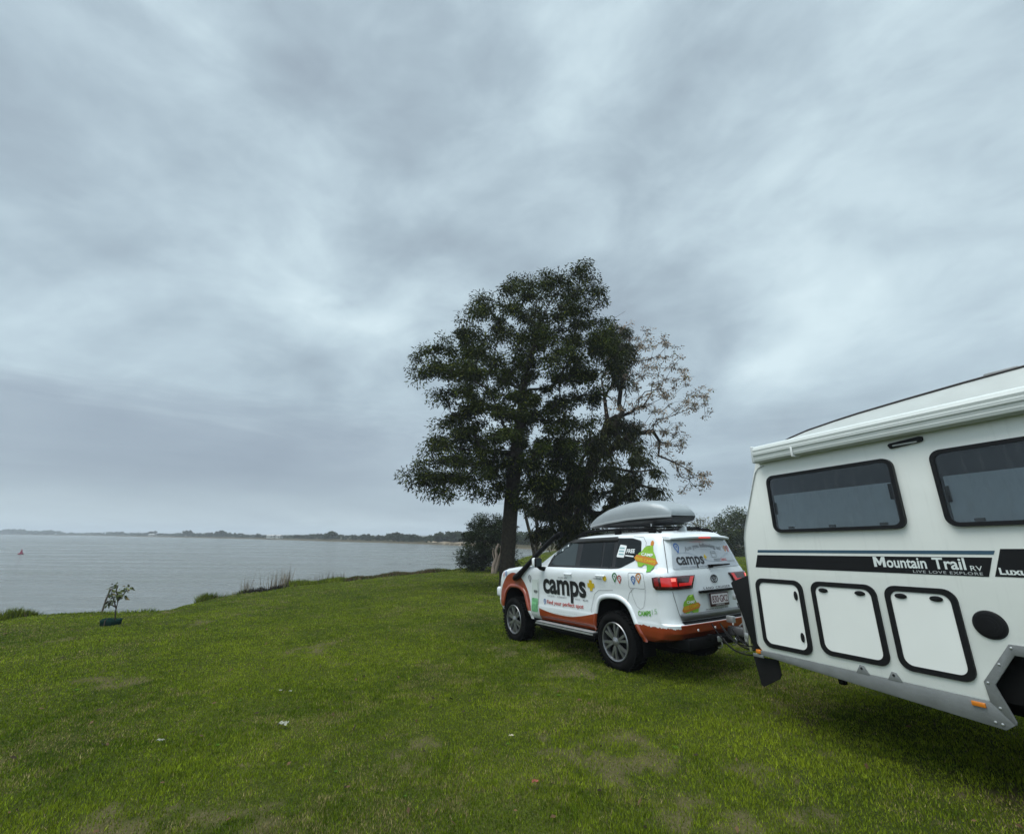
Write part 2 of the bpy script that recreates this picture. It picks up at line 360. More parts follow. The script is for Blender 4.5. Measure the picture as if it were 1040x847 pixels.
# low brown scrub on the bank
x, y = band_pts(16000, 345, 440, (-.7, .9), .12); x, y = clumpy(x, y, .8, .28, 44); n = len(x)
c = np.array([.150, .095, .055])*(.35+.9*RNG.random((n, 1))); g_ = RNG.random(n) < .38; c[g_] = np.array([.07, .10, .025])
o = blades('brown_scrub', x, y, .06+.34*vnoise(x, y, .9, 45)*RNG.random(n), .05+.04*RNG.random(n), c, 1.2); tag(o, kind='stuff', label='low reddish brown scrub along the lake bank', cat='scrub')
x, y = band_pts(6000, 435, 480, (-.4, .7), .1); n = len(x)
o = blades('bank_weeds', x, y, .08+.42*RNG.random(n)*vnoise(x, y, 1.2, 46), .04+.03*RNG.random(n), grass_col(x, y, n)*.55, .9); tag(o, kind='stuff', label='dark green weeds on the bank below the round bush', cat='weeds')
x, y = band_pts(4500, 244, 280, (-.3, .45), .1); n = len(x)
o = blades('dark_bank_weeds', x, y, .05+.22*RNG.random(n), .05+.03*RNG.random(n), np.array([.03, .026, .018])*(.6+.8*RNG.random((n, 1))), .9); tag(o, kind='stuff', label='dark withered weeds at the foot of the dry reeds', cat='weeds')

# ------------------------------------------------------------------ trees
BARK = mat('bark', (.034, .028, .021), .9, spec=.1, bump=(14, .8, .03), var=.35, vscale=9)
BARK_P = mat('pale_bark', (.23, .185, .15), .85, spec=.2, bump=(10, .7, .03), var=.3, vscale=5)
TWIG = mat('twig_bark', (.036,.027,.022), .9, spec=.1)
LM_ = leaf_mat('leaves', .8, .15, .04); LMD = leaf_mat('dry_leaves', .8, .15, .1)
def leafquads(C, n_each, rad, ln, wd, droop, cols, flat=.5, hang=0.0, rng=RNG, shell=.35):
    """leaf-sized pointed quads around clump centres C (k,3) of radii rad"""
    k = len(C); idx = np.repeat(np.arange(k), n_each); n = len(idx)
    d = rng.normal(size=(n, 3)); d /= np.linalg.norm(d, axis=1)[:, None]; rr_ = rng.random(n)**shell
    off = d*rr_[:, None]*rad[idx][:, None]; off[:, 2] *= flat
    if hang: off[:, 2] -= rng.random(n)**1.5*hang*rad[idx]
    p = C[idx]+off
    ax = d*[1, 1, .35]+rng.normal(0, .55, (n, 3)); ax[:, 2] -= droop; ax /= np.linalg.norm(ax, axis=1)[:, None]
    sdv = np.cross(ax, rng.normal(size=(n, 3))); sdv /= np.linalg.norm(sdv, axis=1)[:, None]
    L = ln*(.6+.8*rng.random(n))[:, None]; W = wd*(.6+.8*rng.random(n))[:, None]
    V = np.stack([p, p+ax*L*.45+sdv*W*.5, p+ax*L, p+ax*L*.45-sdv*W*.5], 1)
    pick = rng.random(n); cc = cols[0][None]*(1-pick[:, None])+cols[1][None]*pick[:, None]
    cl = (.45+1.1*rng.random(k)**1.3)[idx][:, None]; sp = (rng.random(n) < .09)[:, None]
    cc = np.where(sp, cols[2][None], cc*cl)*(.8+.4*rng.random((n, 1)))
    return V.reshape(-1, 3), np.arange(n*4).reshape(-1, 4), np.repeat(cc, 4, 0)
def inpoly(px, py, poly):
    ins = False; n = len(poly)
    for i in range(n):
        x1, y1 = poly[i]; x2, y2 = poly[(i+1) % n]
        if (y1 > py) != (y2 > py) and px < (x2-x1)*(py-y1)/(y2-y1)+x1: ins = not ins
    return ins
def pdist(px, py, poly):
    d = 1e9
    for i in range(len(poly)):
        x1, y1 = poly[i]; x2, y2 = poly[(i+1) % len(poly)]; dx, dy = x2-x1, y2-y1; L = dx*dx+dy*dy or 1
        t_ = max(0, min(1, ((px-x1)*dx+(py-y1)*dy)/L)); d = min(d, math.hypot(px-x1-t_*dx, py-y1-t_*dy))
    return d
def fill(poly, step, D, depth, rnd, jit=.45, ins=0):
    """clump centres filling the crown whose side view is poly; the crown is 'depth' metres deep at its thickest"""
    xs = [p[0] for p in poly]; ys = [p[1] for p in poly]; out = []; half = min(max(xs)-min(xs), max(ys)-min(ys))/2
    yy = min(ys)
    while yy < max(ys):
        xx = min(xs)
        while xx < max(xs):
            px, py = xx+rnd.uniform(-jit, jit)*step, yy+rnd.uniform(-jit, jit)*step
            if inpoly(px, py, poly) and pdist(px, py, poly) > ins:
                e = pdist(px, py, poly)/half; th_ = depth/2*math.sqrt(max(0.04, min(1, e*1.6)*(2-min(1, e*1.6))))
                k = 1 + int(th_/ (depth*.28))
                for _ in range(k): out.append(at(px, py, D+rnd.uniform(-th_, th_)))
            xx += step
        yy += step
    return out
def skeleton(trunk, tr, targets, rnd, droop=.0, rmin=.012, wander=.10, taper=1.0, rise=.35, expo=.5):
    """trunk polyline + one limb path to every target, joined at the nearest limb; radii from what each carries"""
    nodes = [Vector(p) for p in trunk]; par = [-1]+list(range(len(trunk)-1)); nt_ = len(trunk)
    plen = [0]; 
    for i in range(1, nt_): plen.append(plen[-1]+(nodes[i]-nodes[i-1]).length)
    top = nodes[-1]; order = sorted(targets, key=lambda p: min((p-q).length for q in nodes))
    for p in order:
        best, bi = 1e9, 0
        for i, q in enumerate(nodes):
            if i < nt_*.45: continue
            v = p-q; d = v.length
            c = d*(1.25 if v.z < 0 else 1.0)+.28*plen[i]
            if c < best and d > .05: best, bi = c, i
        q = nodes[bi]; L = (p-q).length; m = max(1, int(L/.55)); prev = bi
        pd = (nodes[bi]-nodes[par[bi]]).normalized() if par[bi] >= 0 else Vector((0, 0, 1))
        c1_ = q+pd*L*rise
        for k in range(1, m+1):
            t_ = k/m; pt = (q*(1-t_)**2+c1_*2*t_*(1-t_)+p*t_*t_)
            if k < m: pt += Vector((rnd.gauss(0, 1), rnd.gauss(0, 1), rnd.gauss(0, 1)))*wander*min(1, L)*.6
            nodes.append(pt); par.append(prev); plen.append(plen[prev]+(nodes[-1]-nodes[prev]).length); prev = len(nodes)-1
    n = len(nodes); w_ = [0.0]*n; kids = [0]*n
    for i in range(n): 
        if par[i] >= 0: kids[par[i]] += 1
    for i in range(n-1, 0, -1):
        if kids[i] == 0: w_[i] += 1
        if par[i] >= 0: w_[par[i]] += w_[i]
    W0 = w_[0]; rad = [max(rmin, tr*(max(v, .0)/W0)**expo*taper) if i >= nt_ else None for i, v in enumerate(w_)]
    for i in range(nt_): rad[i] = max(rmin*2, tr*(w_[i]/W0)**max(.5, expo*1.15))
    rad[0] = tr*1.25
    return nodes, par, rad
def limb_mesh(nodes, par, rad, n=6):
    V = []; Fq = []
    for i in range(1, len(nodes)):
        a, b_ = nodes[par[i]], nodes[i]; d = b_-a
        if d.length < 1e-4: continue
        dn = d.normalized(); u_ = dn.orthogonal().normalized(); v_ = dn.cross(u_); ra, rb = min(rad[par[i]], rad[i]*1.5), rad[i]; o_ = len(V)
        k_ = n if ra > .05 else 4
        for c_, r_ in ((a-dn*ra*.3, ra), (b_, rb)):
            for k in range(k_): an = 2*math.pi*k/k_; V.append(tuple(c_+(u_*math.cos(an)+v_*math.sin(an))*r_))
        for k in range(k_): Fq.append((o_+k, o_+(k+1) % k_, o_+k_+(k+1) % k_, o_+k_+k))
    return V, Fq
def make_tree(name, label, cat, trunk, tr, targets, leaf, bark=BARK, lmat=LM_, group=None, seed=1, twigs=3, skel_kw={}, crown_name='crown'):
    rnd = random.Random(seed); rng = np.random.default_rng(seed); base = Vector(trunk[0])
    root = empty(name, base); tag(root, label, cat, group)
    nodes, par, rad = skeleton(trunk, tr, targets, rnd, **skel_kw)
    rmin = skel_kw.get('rmin', .012)
    C = np.array([tuple(p) for p in targets]); sub = []
    tipr = leaf['rad']
    for p in targets:
        for _ in range(twigs):
            d = Vector((rnd.gauss(0, 1), rnd.gauss(0, 1), rnd.gauss(0, .5)))*tipr*.55
            i0 = len(nodes); nodes.append(p+d*.5); par.append(-2); rad.append(rmin*.7)
            nodes.append(p+d*1.4); par.append(i0); rad.append(rmin*.4); nodes.append(p); par.append(-2); rad.append(rmin*.8); par[i0] = len(nodes)-1
    nn = [(i, p) for i, p in enumerate(par)]
    V = []; Fq = []
    vv, ff = limb_mesh_idx(nodes, par, rad)
    me = npmesh('trunk', [(v[0]-base.x, v[1]-base.y, v[2]-base.z) for v in vv], ff, smooth=True); link('trunk', me, bark, root)
    R_ = tipr*(.55+.85*rng.random(len(C)))
    lv, lf, lc = leafquads(C, leaf['n'], R_, leaf['len'], leaf['wid'], leaf.get('droop', .3), [np.array(c) for c in leaf['cols']], leaf.get('flat', .5), leaf.get('hang', 0), rng, leaf.get('shell', .4))
    lv = lv-np.array(tuple(base)); link(crown_name, npmesh(crown_name, lv, lf, lc), lmat, root)
    return root
def limb_mesh_idx(nodes, par, rad, n=7):
    V = []; Fq = []
    for i in range(len(nodes)):
        p_ = par[i]
        if p_ is None or p_ < 0: continue
        a, b_ = nodes[p_], nodes[i]; d = b_-a
        if d.length < 1e-4: continue
        dn = d.normalized(); u_ = dn.orthogonal().normalized(); v_ = dn.cross(u_); ra, rb = min(rad[p_], rad[i]*1.45), rad[i]; o_ = len(V)
        if p_ == 0: ra = rad[0]
        k_ = 10 if ra > .12 else (6 if ra > .04 else 4)
        for c_, r_ in ((a-dn*ra*.25, ra), (b_+dn*rb*.25, rb)):
            for k in range(k_): an = 2*math.pi*k/k_; V.append(tuple(c_+(u_*math.cos(an)+v_*math.sin(an))*r_))
        for k in range(k_): Fq.append((o_+k, o_+(k+1) % k_, o_+k_+(k+1) % k_, o_+k_+k))
    return V, Fq

rnd = random.Random(3)
main_poly = [(598,257),(607,263),(599,274),(620,290),(623,303),(607,315),(630,328),(641,362),(625,385),(611,398),(612,430),(596,452),(590,480),(575,500),(552,516),(535,522),(520,505),(505,513),(490,520),(470,507),(455,519),(440,503),(425,504),(415,512),(411,492),(406,474),(425,468),(426,450),(430,436),(447,418),(438,403),(428,389),(414,386),(413,362),(430,352),(446,344),(461,329),(466,311),(480,300),(500,296),(505,281),(520,277),(540,280),(556,274),(566,262),(585,265)]
D1 = 22.0; tb = gpt(516, 596.5)
trunk = [Vector((tb.x, tb.y, gh(tb.x, tb.y)-.15)), at(515, 570, tb.y), at(517, 540, tb.y), at(519, 515, tb.y), at(521, 490, tb.y-.1), at(524, 460, tb.y-.1), at(527, 430, tb.y), at(531, 400, tb.y), at(538, 365, tb.y), at(548, 330, tb.y+.1), at(562, 300, tb.y)]
cl_ = fill(main_poly, 10.4, tb.y, 6.5, rnd, jit=1.0, ins=3)
cl_ = [p for p in cl_ if rnd.random() > .12]
make_tree('broadleaf_tree', 'tallest dark green tree with a thick trunk just ahead of the four wheel drive', 'tree', trunk, .34, cl_,
    dict(n=215, rad=.50, len=.155, wid=.057, droop=.6, flat=.78, cols=[(.012,.018,.004), (.038,.050,.008), (.10,.11,.018)], shell=.55), seed=4, twigs=4, skel_kw=dict(rmin=.012, wander=.10, expo=.62))
# tall thin limbs of the pale, half bare tree
D2 = 27.0
sp_poly = [(628,324),(650,330),(678,338),(690,352),(692,368),(704,372),(706,392),(722,388),(725,410),(722,424),(704,426),(694,432),(704,450),(700,462),(712,474),(729,478),(728,494),(721,503),(705,497),(694,486),(700,505),(684,503),(676,470),(655,452),(630,435),(612,420),(606,395),(612,360),(620,335)]
tb = azp(584, D2); tb = Vector((tb[0], tb[1], gh(*tb)-.1))
trunk = [tb, at(585, 545, D2), at(588, 520, D2), at(594, 495, D2), at(603, 470, D2), at(613, 448, D2), at(617, 428, D2), at(614, 405, D2), at(611, 385, D2), at(616, 362, D2)]
cl_ = fill(sp_poly, 7.4, D2, 4.5, rnd, jit=.8); cl_ = [p for p in cl_ if rnd.random() > .15]
make_tree('half_bare_tree', 'half bare tree with thin branches and pale brown leaf clusters behind the dark tree', 'tree', trunk, .30, cl_,
    dict(n=22, rad=.27, len=.13, wid=.075, droop=.6, flat=.9, cols=[(.20,.145,.10), (.33,.25,.18), (.12,.14,.05)], shell=.6), bark=TWIG, lmat=LMD, seed=9, twigs=5, skel_kw=dict(rmin=.009, wander=.05, rise=.35, expo=.78))
cl_ = fill([(615,420),(640,425),(655,440),(650,455),(628,450),(612,440)], 8, D2-.5, 2, rnd)+fill([(613,335),(636,330),(642,352),(636,390),(622,385),(612,365)], 9, D2-1, 2, rnd)
# drooping dark tree behind
D3 = 25.0
dr_poly = [(566,440),(600,428),(630,444),(655,458),(668,468),(676,486),(679,504),(664,512),(648,508),(630,514),(612,528),(604,548),(592,556),(562,556),(543,548),(532,532),(534,515),(545,490),(555,465)]
tb = azp(575, D3); tb = Vector((tb[0], tb[1], gh(*tb)-.1))
trunk = [tb, at(575, 550, D3), at(574, 525, D3), at(578, 505, D3), at(583, 488, D3), at(592, 465, D3)]
cl_ += fill(dr_poly, 11.5, D3, 6, rnd, jit=.9)
make_tree('drooping_tree', 'dark olive tree with drooping foliage and a stout trunk directly behind the roof box', 'tree', trunk, .42, cl_,
    dict(n=150, rad=.52, len=.26, wid=.06, droop=1.4, flat=.7, hang=.9, cols=[(.014,.018,.006), (.038,.042,.012), (.08,.075,.022)], shell=.5), seed=12, twigs=2, skel_kw=dict(rmin=.016))
# leaning limb from behind the main trunk
D4 = 30.0
def shrub(name, label, cat, poly, D, depth, step, trunkpx, tr, leaf, seed, group=None, bark=BARK, lmat=LM_, keepf=1.0, skel_kw={}, twigs=1):
    rr_ = random.Random(seed); tg = [p for p in fill(poly, step, D, depth, rr_) if rr_.random() < keepf]
    tb_ = at(trunkpx[0][0], trunkpx[0][1], D); tb_.z = gh(tb_.x, tb_.y)-.05
    return make_tree(name, label, cat, [tb_]+[at(a, b, D) for a, b in trunkpx[1:]], tr, tg, leaf, seed=seed, group=group, bark=bark, lmat=lmat, skel_kw=skel_kw, twigs=twigs)
dk = [(.010,.016,.007), (.026,.036,.013), (.045,.056,.02)]
shrub('round_bush', 'dense dark green bush at the water edge left of the thick trunk', 'bush', [(470,540),(472,529),(484,523),(500,521),(512,526),(522,535),(524,577),(505,580),(474,579),(467,573),(465,563),(473,552)], 33, 4, 6.5, [(490,578),(491,565),(492,550)], .14,
    dict(n=190, rad=.48, len=.13, wid=.06, droop=.2, flat=.8, cols=dk, shell=.5), 21)
# pale split stump beside it
mb = MB(); 
for pts, rs in (([(501,580),(501.5,573),(504.5,566),(503.5,559),(506.5,552)], [.17,.12,.11,.09,.06]), ([(502.5,580),(505,573),(506,568),(509.5,561),(509,554)], [.13,.12,.10,.10,.055]), ([(503,572),(500.5,562),(501,556)], [.05,.04,.02])):
    P_ = [at(a, b, 30.4) for a, b in pts]; P_[0].z = min(P_[0].z, gh(P_[0].x, P_[0].y)-.05) if pts[0][1] == 580 else P_[0].z
    mb.tube(P_, rs, 9)
tag(mb.build('split_trunk', BARK_P, smooth=True), 'pale forked bare trunk standing in front of the dark bush', 'tree trunk')
# slim stemmed trees between the trunk and the snorkel
slim = dict(n=60, rad=.5, len=.16, wid=.07, droop=.5, flat=.7, cols=[(.02,.03,.01), (.04,.05,.016), (.07,.07,.03)], shell=.5)
shrub('slim_tree', 'slim dark tree leaning left behind the bonnet of the four wheel drive', 'tree', [(524,505),(545,500),(556,512),(552,526),(538,524),(528,520)], 38, 3, 8, [(543.5,572),(542,560),(539,545),(534,525),(531,510)], .13, slim, 31, skel_kw=dict(rmin=.02))
shrub('slim_tree', 'slim dark tree standing upright beside the leaning one', 'tree', [(540,500),(560,498),(566,512),(560,525),(548,522)], 40, 3, 8, [(544.5,571),(545,558),(546,540),(544,522),(548,505)], .15, slim, 32, skel_kw=dict(rmin=.02))
# trees behind the gap between car and caravan
shrub('round_tree', 'dense rounded dark green tree behind the gap between vehicle and caravan', 'tree', [(718,546),(722,534),(733,523),(745,519),(754,521),(764,530),(790,530),(790,566),(735,566),(722,556)], 62, 9, 6.5, [(760,566),(760,555),(755,540)], .3,
    dict(n=170, rad=1.0, len=.26, wid=.13, droop=.2, flat=.75, cols=[(.022,.032,.012), (.042,.052,.018), (.07,.08,.03)], shell=.5), 41, skel_kw=dict(rmin=.03))
shrub('pale_thin_tree', 'pale olive thinly leaved tree between the roof box and the rounded tree', 'tree', [(697,533),(703,527),(716,525),(726,528),(722,556),(698,556)], 70, 6, 5, [(708,563),(708,552),(709,540)], .2,
    dict(n=26, rad=.8, len=.26, wid=.12, droop=.3, flat=.8, cols=[(.08,.085,.04), (.13,.13,.07), (.2,.18,.11)], shell=.6), 42, lmat=LMD, keepf=.8, skel_kw=dict(rmin=.03), twigs=2)
shrub('hedge_tree', 'dark bushy tree mostly hidden behind the white caravan', 'tree', [(775,535),(800,520),(850,522),(870,545),(865,568),(778,568)], 66, 9, 11, [(822,567),(822,550),(825,535)], .3,
    dict(n=120, rad=1.2, len=.32, wid=.16, droop=.2, flat=.75, cols=dk, shell=.5), 43, skel_kw=dict(rmin=.03))
shrub('hedge_tree', 'broad dark tree seen low behind the roof of the four wheel drive', 'tree', [(600,540),(640,528),(690,530),(712,545),(712,562),(600,562)], 75, 10, 9, [(655,563),(655,552),(657,542)], .3,
    dict(n=100, rad=1.3, len=.32, wid=.16, droop=.2, flat=.75, cols=dk, shell=.5), 44, skel_kw=dict(rmin=.03))

# far wooded shore: one hazy mass along the water, and the nearer trees one can tell apart
def top_y(px):
    prof = [(-600,537),(-200,536.5),(0,538.2),(12,536.3),(30,538.4),(50,538),(70,540.4),(95,540.6),(120,539.5),(130,540.6),(150,540),(175,541.6),(190,540),(205,541),(225,539),(236,541),(245,541.5),(262,542.6),(300,543),(325,541.6),(337,540),(350,543.5),(372,542.5),(388,544),(402,540.3),(420,542.5),(430,544.5),(445,541),(460,539.6),(480,539.5),(500,539),(530,540),(560,539),(600,538),(700,540),(900,540),(1300,538)]
    return np.interp(px, [p[0] for p in prof], [p[1] for p in prof])
def shore_d(px): return np.interp(px, [p[0] for p in FS][::-1], [p[1] for p in FS][::-1])
Vs, Fs, Cs, off_ = [], [], [], 0
rg = np.random.default_rng(77); FCL = []; fr = []
for px in np.concatenate([np.arange(-420, 330, 2.2), np.arange(330, 760, 3.0)]):
    for row in range(3):
        p = px+rg.uniform(-1.5, 1.5); d = float(shore_d(min(p, 556)))*(1.03+.05*row+.03*rg.random())+2
        if p > 556: d = 125+35*row+10*rg.random()
        x_, y_ = azp(p, d); hy = 540.5+.006*p
        topz = 1.75+(hy-float(top_y(p))*1.0)*d/455*(1-.18*row*0)-rg.random()*.25*d/100
        z0 = gh(x_, y_); H = topz-z0
        if H < .6: continue
        for _ in range(4):
            FCL.append((x_+rg.normal(0, H*.28), y_+rg.normal(0, H*.3), z0+H*rg.uniform(.12, .88))); fr.append(H*rg.uniform(.18, .30))
FCL = np.array(FCL); fr = np.array(fr)
v_, f_, c_ = leafquads(FCL, 36, fr, .0, .0, .1, [np.array(c) for c in dk], .8, 0, rg, .5) if False else (None, None, None)
def blobleaves(C, R, n_each, cols, rng, size=.22):
    idx = np.repeat(np.arange(len(C)), n_each); n = len(idx); d = rng.normal(size=(n, 3)); d /= np.linalg.norm(d, axis=1)[:, None]
    p = C[idx]+d*(rng.random(n)**.4*R[idx])[:, None]*[1, 1, .8]; a1_ = rng.normal(size=(n, 3)); a1_ /= np.linalg.norm(a1_, axis=1)[:, None]
    a2_ = np.cross(a1_, d); a2_ /= np.linalg.norm(a2_, axis=1)[:, None]+1e-6; s_ = (R[idx]*size*(.6+.8*rng.random(n)))[:, None]
    V = np.stack([p-a1_*s_, p+a2_*s_*.8, p+a1_*s_, p-a2_*s_*.8], 1); k = rng.random((n, 1)); cb = (.7+.6*rng.random(len(C)))[idx][:, None]
    return V.reshape(-1, 3), np.arange(n*4).reshape(-1, 4), np.repeat((np.array(cols[0])*(1-k)+np.array(cols[1])*k)*cb, 4, 0)
v_, f_, c_ = blobleaves(FCL, fr, 46, [(.020,.030,.014), (.045,.058,.024)], rg, .30)
o = link('far_shore_woods', npmesh('far_shore_woods', v_, f_, c_), LM_); tag(o, kind='stuff', label='hazy line of trees along the far shore of the lake', cat='woods')
spec = [(190,537.8,4),(224,538.2,4),(155,538.8,4),(337,539.2,4.5),(302,542.3,3),(372,541.6,5),(400,539.8,8),(386,542.6,4),(420,541.8,5),(447,540.6,7),(461,539.2,7),(476,539.0,7),(262,541.6,3)]
nm = ['rounded','small rounded','low','dome shaped','tiny','broad','large dome shaped','little','bushy','spreading','tall spreading','dark spreading','slight']
wh = ['near the middle of the left lake horizon','right of the middle of the left lake horizon','left of the middle of the left lake horizon','above the dry reeds','between the reeds and the pale houses','left of the largest dome shaped far tree','largest on the far shore above the brown scrub','just left of the large dome shaped tree','just right of the large dome shaped tree','left of the sandy spit','above the start of the sandy spit','behind the round bush at the sandy spit','just left of the pale far houses']
for i, (p, ty, hw) in enumerate(spec):
    d = float(shore_d(p))*1.025+1.5; x_, y_ = azp(p, d); z0 = gh(x_, y_); hy = 540.5+.006*p; H = 1.75+(hy-ty)*d/455-z0; Wd = hw*d/455
    root = empty('shore_tree', (x_, y_, z0)); tag(root, f'{nm[i]} hazy far shore tree {wh[i]}', 'tree', 'single trees along the far shore')
    C = np.array([(rg.uniform(-1, 1)*Wd*.8, rg.uniform(-1, 1)*Wd*.6, H*rg.uniform(.30, .85)) for _ in range(26)]); C[:, 2] = np.minimum(C[:, 2], H*(.9-.45*(C[:, 0]/Wd)**2))
    v_, f_, c_ = blobleaves(C, np.full(26, H*.17)*(.8+.5*rg.random(26)), 60, [(.018,.027,.013), (.040,.052,.022)], rg, .26)
    link('crown', npmesh('crown', v_, f_, c_), LM_, root)
    MB().tube([(0, 0, -.2), (0, 0, H*.3), (Wd*.1, 0, H*.6)], [H*.035, H*.028, H*.015], 6).build('trunk', BARK, root)
# pale houses on the far shore
HW = mat('far_house_wall', (.38,.37,.33), .8, var=.08); HR = mat('far_house_roof', (.30,.29,.28), .7, var=.1)
for p, wd_, lab in ((276, 4.4, 'small pale house with a low grey roof among trees on the far shore'), (284, 2.6, 'tiny pale shed right of the small far shore house'), (155, 5.5, 'tiny pale building low in the far tree line at the left')):
    d = float(shore_d(p))*1.006+1; x_, y_ = azp(p, d); z0 = gh(x_, y_); root = empty('far_house', (x_, y_, z0)); tag(root, lab, 'house')
    MB().box((0, 0, .75), (wd_, 4, 1.7)).build('wall', HW, root); hw = wd_/2+.3
    MB().prism([(-2.3, 1.602), (2.3, 1.602), (0, 2.3)], -hw, hw, lambda u, v, w_: (w_, u, v)).build('roof', HR, root)
    MB().box((wd_*.2, -2.01, 1.0), (wd_*.18, .05, .7)).build('window', mat('far_window', (.05,.06,.07), .2), root)
# sandy spit on the far shore
mb = MB(); P_ = [azp(a, b) for a, b in ((432,186),(446,170),(460,162),(478,151),(500,140))]; V_ = []
for (x_, y_) in P_: V_ += [(x_+.2, y_-1.2, LAKE+.03), (x_+.6, y_+2.5, LAKE+.95), (x_+1.5, y_+9, LAKE+1.0)]
mb.add(V_, [(3*i+k, 3*i+3+k, 3*i+4+k, 3*i+1+k) for i in range(4) for k in (0, 1)])
tag(mb.build('sand_bank', mat('sand', (.19,.15,.10), .95, var=.25, vscale=.5), smooth=True), kind='structure')

# road and car park strip behind the gap
tag(MB().prism([(8, 0), (120, 0), (120, 4.2), (8, 4.2)], 0, .03, lambda u, v, w_: (u, 47+v+.12*u*.2, gh(u, 47+v)*0-.715+.08+w_)).build('road', mat('asphalt', (.16,.16,.165), .85, var=.1)), kind='structure')

# ------------------------------------------------------------------ small things on lawn and lake
p = hit(104, 618.5); p = Vector((p.x, p.y, float(base_h(np.float64(p.x), np.float64(p.y))))); GREY_W = mat('weathered_wood', (.085,.062,.05), .9, bump=(30, .6, .01), var=.3)
root = empty('wooden_post', p); tag(root, 'thin weathered post leaning on the bank beside the staked sapling', 'post')
MB().tube([(0, 0, -.15), (.05, 0, .30), (.11, .02, .62)], [.028, .027, .024], 8).build('post_shaft', GREY_W, root, smooth=True)
MB().tube([(.11, .02, .615), (.115, .02, .65)], [.036, .034], 8).build('post_cap', GREY_W, root)
# sapling in a low green guard
D = hit(115, 634).y; p = gpt(115, 634); root = empty('sapling', p); tag(root, 'young leafy sapling growing out of the low green guard on the lawn', 'sapling')
mb = MB(); def_pts = []
def sp(px, py): q = at(px, py, p.y); return q-p
stems = [[(116.5,634),(117.5,620),(119.5,612),(121,606)], [(118,618),(116,611),(113.5,603),(114,596)], [(120,610),(125,604),(130,597)], [(117,616),(111,613),(109,610)], [(120,607),(118,600),(120,594)]]
for s_ in stems: mb.tube([sp(a, b) for a, b in s_], [.016-.003*i for i in range(len(s_))], 6)
mb.build('stem', TWIG, root, smooth=True)
cen = [(113,598),(117,594),(119,600),(116,603),(121,604),(124,603),(127,600),(129,596),(132,597),(112,603),(112,610),(110,614),(114,609),(116,606),(126,606)]
C = np.array([tuple(sp(a, b)) for a, b in cen]); v_, f_, c_ = leafquads(C, 10, np.full(len(C), .055), .11, .045, .6, [np.array(q) for q in ((.05,.06,.02), (.12,.14,.05), (.18,.13,.06))], .9, 0, RNG, .7)
link('leaves', npmesh('leaves', v_, f_, c_), LM_, root)
GG = mat('green_mesh', (.004,.024,.018), .8, spec=.1, bump=(60, .6, .01)); root = empty('tree_guard', p); tag(root, 'low dark green mesh guard around the foot of the sapling', 'tree guard')
n_ = 20; V_ = []; 
for zz_ in (-.03, .07, .135):
    for k in range(n_): a = 2*math.pi*k/n_; rr_ = .23+.02*math.sin(5*a)+(.02 if zz_ > .1 else 0); V_.append((rr_*math.cos(a)-.08, rr_*.8*math.sin(a), zz_+.012*math.sin(3*a)*(zz_ > 0)))
mb = MB(); mb.add(V_, [(i*n_+k, i*n_+(k+1) % n_, (i+1)*n_+(k+1) % n_, (i+1)*n_+k) for i in (0, 1) for k in range(n_)])
o = mb.build('guard_sleeve', GG, root, smooth=True); sm = o.modifiers.new('thick', 'SOLIDIFY'); sm.thickness = .012
for k in range(3): a = 2.1*k+.5; MB().tube([(.235*math.cos(a)-.08, .19*math.sin(a), -.1), (.235*math.cos(a)-.08, .19*math.sin(a), .15)], .012, 6).build('stake', GREY_W, root)
# red channel marker far out
r_ = ray(20.5, 565); dd = 76; q = at(20.5, 564, dd); root = empty('channel_marker', (q.x, q.y, LAKE)); tag(root, 'small red channel marker floating on the lake', 'buoy')
RED = mat('marker_red', (.20,.02,.05), .6)
MB().lathe([(.0, -.2), (.30, -.2), (.36, .02), (.33, .14), (.0, .16)], (0, 0, 0), 'Z', 16).build('float', RED, root, smooth=True)
MB().lathe([(.22, .14), (.12, .38), (.08, .70), (.0, .74)], (0.04, 0, 0), 'Z', 14).build('tower', RED, root, smooth=True)
# litter
PAP = mat('paper', (.27,.27,.21), .9)
def crumple(name, px, py, s_, lab, cat, m, seed):
    rr_ = random.Random(seed); p_ = gpt(px, py, .03); nx, ny = 7, 5; V_ = [((i/(nx-1)-.5)*s_*2+rr_.uniform(-1, 1)*s_*.1, (j/(ny-1)-.5)*s_*1.3+rr_.uniform(-1, 1)*s_*.1, .01+s_*.55*rr_.random()) for i in range(nx) for j in range(ny)]
    mb = MB(); mb.add(V_, [(i*ny+j, (i+1)*ny+j, (i+1)*ny+j+1, i*ny+j+1) for i in range(nx-1) for j in range(ny-1)])
    o = mb.build(name, m); o.location = p_; tag(o, lab, cat); sm = o.modifiers.new('thick', 'SOLIDIFY'); sm.thickness = .002; return o
crumple('crumpled_paper', 287, 741.5, .045, 'crumpled pale paper scrap lying in the middle of the foreground lawn', 'litter', PAP, 3)
crumple('paper_scrap', 162, 757, .028, 'thin grey torn scrap lying on the lawn at the left', 'litter', mat('grey_scrap', (.22,.22,.18), .8), 4)
crumple('paper_scrap', 284.5, 705, .018, 'tiny white scrap on the lawn, left one of two above the crumpled paper', 'litter', PAP, 5)
crumple('paper_scrap', 294.5, 706, .018, 'tiny white scrap on the lawn, right one of two above the crumpled paper', 'litter', PAP, 6)
crumple('fallen_leaf', 519, 754, .022, 'small pale fallen leaf on the lawn below the caravan hitch', 'leaf', mat('leaf_pale', (.42,.36,.26), .8), 7)
crumple('fallen_leaf', 543.5, 802, .025, 'small red brown fallen leaf in the centre foreground lawn', 'leaf', mat('leaf_red', (.20,.055,.03), .8), 8)
